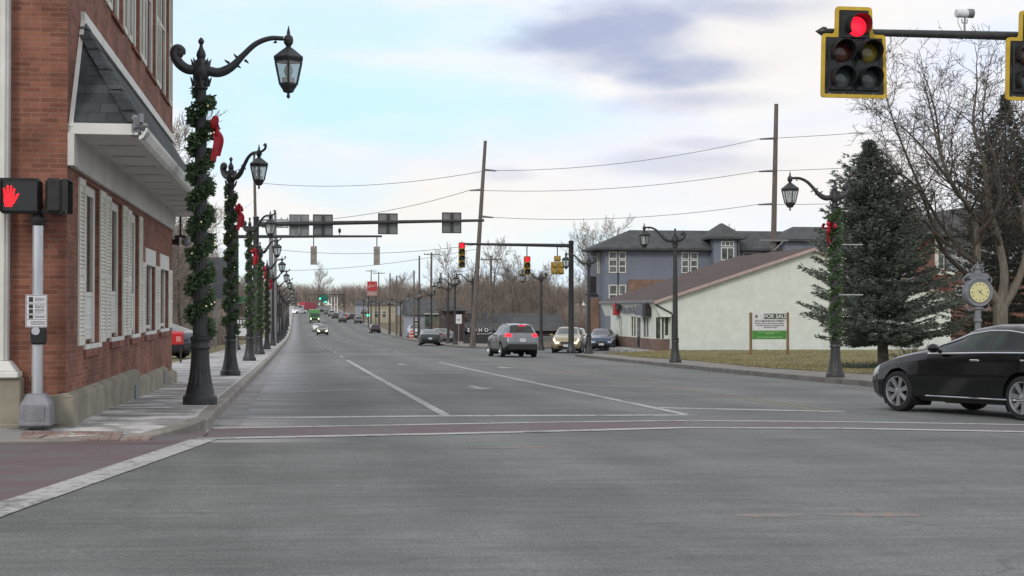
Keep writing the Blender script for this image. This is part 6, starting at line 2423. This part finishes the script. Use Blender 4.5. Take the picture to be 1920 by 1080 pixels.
# near bare tree on the right: low fork into long spreading limbs
def near_tree():
    rng = random.Random(21)
    t = thing('bare_tree', 'large bare honey-brown tree with wide twiggy limbs beside the street clock', 'tree', (23.95, 46.5, zr(23.9, 46.5) + .13))
    base = t.location
    T, B = MB(), MB()
    T.tube(arc([(0, 0, -.2), (.0, 0, .9), (-.05, 0, 1.6), (-.02, .05, 2.2)], 3), [.34, .30, .28, .27, .26, .25, .25, .25, .26, .25], 12)

    def limb(pts, r0, r1, lev=1, nsub=8, L=1.7):
        P = arc(pts, 5)
        n = len(P)
        rs = [r0 + (r1 - r0) * (i / (n - 1)) for i in range(n)]
        (T if r0 > .13 else B).tube(P, rs, 8)
        az = rng.uniform(0, 6)
        for q in range(nsub):
            f = .22 + .78 * (q + rng.random()) / nsub
            i = min(int(f * (n - 1)), n - 2)
            d = (P[i + 1] - P[i]).normalized()
            az += 2.4 + rng.uniform(-.6, .6)
            o = Matrix.Rotation(az, 3, d) @ d.orthogonal().normalized()
            s = rng.uniform(.55, 1.05)
            nd = (d * math.cos(s) + o * math.sin(s) + Vector((0, 0, .22))).normalized()
            sub(P[i], nd, L * rng.uniform(.6, 1.25) * (1.2 - .5 * f), rs[i] * .5, lev + 1)
        sub(P[-1], (P[-1] - P[-2]).normalized(), L * .9, r1, lev + 1)

    def sub(p, d, L, r, lev):
        k = 6 if lev < 4 else 4
        pts = [p]
        ds = []
        for i in range(k):
            d = (d + Vector([rng.uniform(-.24, .24) for _ in range(3)]) + Vector((0, 0, .045))).normalized()
            p = p + d * L / k
            pts.append(p)
            ds.append(d)
        r = max(r, .009)
        rs = [max(.006, r * (1 - .7 * i / k)) for i in range(k + 1)]
        B.tube(pts, rs, 5 if lev < 3 else 3, cap=False)
        if lev >= 5 or L < .16:
            return
        n = {2: 5, 3: 4, 4: 3}.get(lev, 3)
        az = rng.uniform(0, 6)
        for q in range(n):
            f = .15 + .83 * (q + rng.random()) / n
            i = min(int(f * k), k - 1)
            az += 2.4 + rng.uniform(-.6, .6)
            o = Matrix.Rotation(az, 3, ds[i]) @ ds[i].orthogonal().normalized()
            s = rng.uniform(.5, 1.1)
            nd = (ds[i] * math.cos(s) + o * math.sin(s)).normalized()
            sub(pts[i].lerp(pts[i + 1], f * k - i), nd, L * rng.uniform(.4, .68), rs[i] * .6, lev + 1)
    # main limbs, in the plane across the view and also in depth (local x right, y away, z up)
    limb([(-.02, .05, 2.1), (-.45, .0, 2.7), (-.95, -.2, 3.3), (-1.05, -.3, 4.3), (-1.25, -.4, 5.3), (-2.0, -.5, 6.2), (-2.45, -.5, 7.3), (-2.7, -.4, 8.6)], .17, .035, 1, 12, 1.9)
    limb([(-.5, 0, 2.75), (-1.2, .2, 3.25), (-1.9, .4, 4.0), (-2.3, .5, 5.0), (-2.7, .5, 6.0), (-3.4, .4, 6.6), (-4.2, .4, 6.7), (-4.9, .4, 6.1)], .10, .015, 1, 11, 1.4)
    limb([(-.98, -.2, 3.5), (-1.8, -.7, 3.9), (-2.7, -1.0, 4.4), (-3.4, -1.2, 5.1), (-3.9, -1.3, 5.9)], .07, .015, 1, 9, 1.3)
    limb([(-1.0, -.2, 3.5), (-1.9, .3, 4.7), (-2.6, .5, 6.0), (-3.2, .6, 7.4), (-3.7, .6, 8.7), (-4.0, .6, 9.8)], .075, .015, 1, 12, 1.6)
    limb([(-1.2, -.4, 5.2), (-2.3, -.9, 6.3), (-3.2, -1.2, 7.2), (-4.1, -1.3, 8.0), (-4.8, -1.3, 8.4)], .06, .012, 1, 11, 1.4)
    limb([(.0, .05, 2.15), (.15, .1, 3.2), (.05, .3, 4.4), (-.25, .4, 5.6), (-.35, .5, 7.0), (-.7, .6, 8.4), (-.6, .6, 9.6)], .17, .03, 1, 12, 1.9)
    limb([(.1, .05, 2.1), (.55, -.1, 3.0), (.8, -.3, 4.2), (.6, -.4, 5.4), (.9, -.5, 6.8), (.7, -.4, 8.3), (1.0, -.4, 9.6)], .15, .03, 1, 12, 1.9)
    limb([(.3, .05, 2.6), (1.1, .3, 3.5), (1.9, .5, 4.6), (2.5, .6, 6.0), (2.8, .6, 7.6)], .12, .03, 1, 10, 1.8)
    limb([(-.2, .3, 4.8), (-1.0, .9, 5.9), (-1.5, 1.3, 7.2), (-1.7, 1.4, 8.8), (-2.0, 1.4, 9.9)], .08, .02, 1, 10, 1.6)
    limb([(-1.1, -.3, 4.5), (-.6, -1.0, 5.5), (-.9, -1.4, 6.9), (-1.4, -1.5, 8.2), (-1.3, -1.5, 9.4)], .08, .02, 1, 10, 1.6)
    T.build('trunk', mat('greyish_bark', (0.20, 0.18, 0.15), (0.125, 0.112, 0.095), 4, .95, bump=.5, stretch=(4, 4, .5)), t)
    B.build('crown', mat('bare_twig_grey', (0.10, 0.085, 0.072), (0.07, 0.06, 0.052), 3, .95), t, angle=80)


near_tree()


def spruce(label, x, y, H, Rm, seed, m, zlow=.7, dens=1.0, lean=0.0, powr=.85):
    rng = random.Random(seed)
    t = thing('spruce_tree', label, 'tree', (x, y, zr(x, y) + .13))
    T, B = MB(), MB()
    T.tube([(0, 0, -.2), (lean * .3, 0, H * .4), (lean, 0, H)], [.20, .13, .012], 9)
    z = zlow
    while z < H - .05:
        u = z / H
        Rz = Rm * (1 - u) ** powr * (1 if z > 1.4 else .55 + .45 * (z - zlow) / max(.1, 1.4 - zlow)) + .10
        n = int((13 if u < .75 else 8) * dens)
        a0 = rng.uniform(0, 6.28)
        for k in range(n):
            az = a0 + 2 * math.pi * k / n + rng.uniform(-.25, .25)
            if u > .885:
                Rz = .34 * (1 - u) / .115 + .07
            L = Rz * rng.uniform(.5, 1.18) * (1 + .13 * math.sin(3 * az + z * 1.7))
            slope = (.75 * u + .02) + rng.uniform(-.12, .12) - .30 * (1 - u)
            dirh = Vector((math.cos(az), math.sin(az), 0))
            side = Vector((-math.sin(az), math.cos(az), 0))
            c0 = Vector((lean * u, 0, z))
            m_ = max(3, int(L / .14))
            pts = []
            for i in range(m_ + 1):
                f = i / m_
                pts.append(c0 + dirh * (L * f) + Vector((0, 0, L * (slope * f + .34 * f * f * (1 - .5 * u) - .12 * f))))
            T.tube(pts[::max(1, m_ // 3)], .014 if u < .7 else .008, 3, cap=False)
            for i in range(1, m_ + 1):
                f = i / m_
                if f < .25 and rng.random() < .6:
                    continue
                w = .46 * (1 - .72 * f) * min(1.0, L) + .08
                for s_ in range(int(11 * dens)):
                    ss = rng.uniform(-1, 1)
                    p = pts[i] + dirh * rng.uniform(-.07, .07) + side * (w * ss) + Vector((0, 0, rng.uniform(-.045, .04) - .07 * abs(ss)))
                    for q in range(2):
                        d = (dirh * rng.uniform(.3, 1) + side * (ss * .9 + rng.uniform(-.35, .35)) + Vector((0, 0, rng.uniform(-.3, .55)))).normalized()
                        ln = rng.uniform(.08, .17)
                        wd = d.cross(Vector((rng.uniform(-1, 1), rng.uniform(-1, 1), rng.uniform(-1, 1)))).normalized() * rng.uniform(.016, .032)
                        B.face(p - wd, p + wd, p + d * ln)
        z += rng.uniform(.17, .25) * (1 if u < .55 else .75)
    for i in range(60):
        zz = H - .5 + .6 * rng.random()
        p = Vector((lean, 0, min(zz, H)))
        d = Vector((rng.uniform(-1, 1), rng.uniform(-1, 1), rng.uniform(.3, 1.6))).normalized()
        wd = d.orthogonal().normalized() * .025
        B.face(p - wd, p + wd, p + d * .16)
    T.build('trunk', m_bark, t)
    B.build('needles', m, t, smooth=False)
    return t


spruce('full green spruce standing behind the right garlanded lamp', 19.85, 46.9, 7.75, 3.15, 3, m_spruce, zlow=.95, lean=-.5, powr=.78, dens=1.1)
spruce('tall dark spruce at the right edge of view behind the bare tree', 30.6, 59, 11.6, 3.6, 9, m_spruce2, zlow=.8, dens=.8, powr=.7)
# fallen brush under the spruce
mb = MB()
rng = random.Random(12)
for i in range(900):
    p = Vector((18.2 + rng.random() * 3.6, 45.4 + rng.random() * 1.6, 0))
    p.z = zr(p.x, p.y) + .14 + rng.random() * .14
    d = Vector((rng.uniform(-1, 1), rng.uniform(-1, 1), rng.uniform(-.1, .6))).normalized()
    wd = d.orthogonal().normalized() * .025
    mb.face(p - wd, p + wd, p + d * rng.uniform(.1, .3))
tag(mb.build('needle_litter', m_spruce2, smooth=False), kind='stuff')
t = thing('bare_shrub', 'low tangle of bare pale branches under the spruce', 'shrub', (20.6, 46.2, zr(20.6, 46.2) + .13))
mb = MB()
for i in range(70):
    az, s = rng.uniform(0, 6.28), rng.uniform(.3, 1.4)
    p = Vector((rng.uniform(-.3, .3), rng.uniform(-.3, .3), 0))
    d = Vector((math.cos(az) * s, math.sin(az) * s * .5, rng.uniform(.4, 1.0)))
    mb.tube([p, p + d * .6 + Vector((0, 0, .1)), p + d * 1.1 - Vector((0, 0, .15 * s))], [.012, .009, .004], 3, cap=False)
mb.build('stems', mat('pale_stems', (.2, .18, .14), (.14, .12, .1), 4), t)

# background bare trees: a few grown once, then copied
protos = []
for k, (h, lv, sp) in enumerate(((9, 4, .85), (11, 4, .75), (8, 4, .95), (12, 4, .7), (10, 4, .8))):
    T, B = grow(seed=30 + k, height=h, r0=.20, levels=lv, nk=(12, 7, 5, 4), spread=sp, first=.18, lr=(.5, .5, .5, .5), twig=.016, upw=.5, wand=.22)
    protos.append((T, B, h))
pmesh = []
for k, (T, B, h) in enumerate(protos):
    tr = T.build('trunk', m_bark)
    cr = B.build('crown', (m_twig, m_twig2)[k % 2], angle=80)
    pmesh.append((tr.data, cr.data, h))
    bpy.data.objects.remove(tr)
    bpy.data.objects.remove(cr)


def put_tree(label, x, y, k, s, rz, group, sz=None):
    t = thing('bare_tree', label, 'tree', (x, y, zr(x, y) + .08), rz, group)
    t.scale = (s, s, sz or s)
    for nm, me in (('trunk', pmesh[k][0]), ('crown', pmesh[k][1])):
        link(nm, me, t)
    return t


put_tree('pale bare tree standing above the left end of the blue apartment roof', 34.2, 165, 3, .95, 1.0, None)
put_tree('bare tree top showing over the middle of the apartment roof', 43.5, 170, 4, .92, 2.0, None)
put_tree('bare tree top showing over the apartment roof left of the spruce', 55, 172, 1, .92, .5, None)
put_tree('bare tree rising behind the leaning utility pole', 15.9, 152, 0, .82, .4, None)
put_tree('bare tree in the middle between the two lit red signals', 22.2, 165, 4, .85, 3.4, None)
put_tree('bushy bare tree behind the yellow signal cluster', 26.5, 172, 1, .7, 1.2, None)
rng = random.Random(77)
# the wooded strip on the right beyond the crossing
gl = 'bare trees of the wooded strip on the right'
n = 0
for i in range(46):
    y = rng.uniform(150, 260)
    x = rng.uniform(19, 30) + (y - 150) * .10
    if x - 8 < (y - 110) * .05:
        continue
    put_tree('bare brown tree in the wooded strip behind the right crossing', x, y, rng.randrange(5), rng.uniform(.45, .66), rng.uniform(0, 6.28), gl)
# left behind the brick building
for i in range(30):
    y = rng.uniform(66, 190)
    x = -rng.uniform(5.0, 9.0) - (y - 60) * .05
    put_tree('bare tree in the thicket on the left beyond the brick building', x, y, rng.randrange(5), rng.uniform(.5, .8), rng.uniform(0, 6.28), 'bare trees of the left thicket')
put_tree('bare tree nearest on the left, rising above the awning end', -8.0, 72, 3, .80, 1.1, None)
# along both sides of the street further down
for i in range(70):
    y = rng.uniform(260, 620)
    sd = rng.random() < .62
    x = (18 + rng.random() * (12 + y * .10)) if sd else (-6 - rng.random() * (10 + y * .05))
    put_tree('bare tree on the %s side far down the street' % ('right' if sd else 'left'), x, y, rng.randrange(5), rng.uniform(.55, .85), rng.uniform(0, 6.28), 'bare trees lining the far street')
put_tree('broad bare tree above the end of the street, taller than its neighbours', 9.0, 640, 2, 1.75, .3, None)
# thicket underbrush and the wood on the skyline: masses nobody could count


def brush(name, x0, x1, y0, y1, n, h, w, m, seed):
    rng = random.Random(seed)
    mb = MB()
    for i in range(n):
        x, y = rng.uniform(x0, x1), rng.uniform(y0, y1)
        z = zr(x, y)
        p = Vector((x, y, z))
        for q in range(3):
            d = Vector((rng.uniform(-.6, .6), rng.uniform(-.6, .6), 1)).normalized() * h * rng.uniform(.5, 1.1)
            s = Vector((w, w * rng.uniform(-.6, .6), 0)) * rng.uniform(.5, 1.3)
            mid = p + d * .5 + Vector((rng.uniform(-.3, .3), rng.uniform(-.3, .3), 0)) * h * .3
            mb.face(p - s, p + s, mid + s * .6, mid - s * .6)
            mb.face(mid - s * .6, mid + s * .6, p + d)
            for r_ in range(3):
                e = mid + Vector((rng.uniform(-.5, .5), rng.uniform(-.5, .5), rng.uniform(.0, .5))) * h * .7
                mb.face(mid - s * .4, mid + s * .4, e)
    tag(mb.build(name, m, smooth=False), kind='stuff')


brush('thicket_right', 18, 46, 158, 215, 3600, 4.2, .035, m_twig, 1)
brush('thicket_left', -34, -5.6, 84, 190, 2600, 3.4, .035, m_twig, 2)
# distant wood
mb = MB()
rng = random.Random(5)
V, Fc = [], []
for i in range(1100):
    y = rng.uniform(640, 1000)
    x = rng.uniform(-150, 420)
    z = zr(x, min(y, 1000))
    h = rng.uniform(9.5, 13.5) + (y - 640) * .006
    for q in range(60):
        a = Vector((x + rng.gauss(0, .5), y + rng.gauss(0, .5), z + h * rng.uniform(.0, .5)))
        b = Vector((x + rng.gauss(0, 2.6), y + rng.gauss(0, 2.0), z + h * (.35 + .65 * rng.random() ** .7)))
        s = Vector((.13, 0, .04))
        mb.face(a - s, a + s, b)
tag(mb.build('distant_wood', m_twig2, smooth=False), kind='stuff')

# winter grass on the lawn
mb = MB()
rng = random.Random(31)
for i in range(26000):
    y = 30 + 54 * rng.random() ** .8
    x = walk_in(y) + .08 + (15.0 * rng.random() ** 1.6 if y > 40 else 6 * rng.random() ** 1.6)
    if y > 75 and x < 16.4 + (y - 76) * .7 + .1:
        continue
    p = Vector((x, y, zr(x, y) + .14))
    h = rng.uniform(.03, .09)
    s_ = Vector((rng.uniform(-1, 1), rng.uniform(-1, 1), 0)).normalized() * rng.uniform(.012, .03)
    mb.face(p - s_, p + s_, p + Vector((rng.uniform(-.04, .04), rng.uniform(-.04, .04), h)))
tag(mb.build('winter_grass', mat('winter_grass_blades', (0.30, 0.25, 0.11), (0.16, 0.16, 0.07), 1.6, .9, lo=.3, hi=.7), smooth=False), kind='stuff')
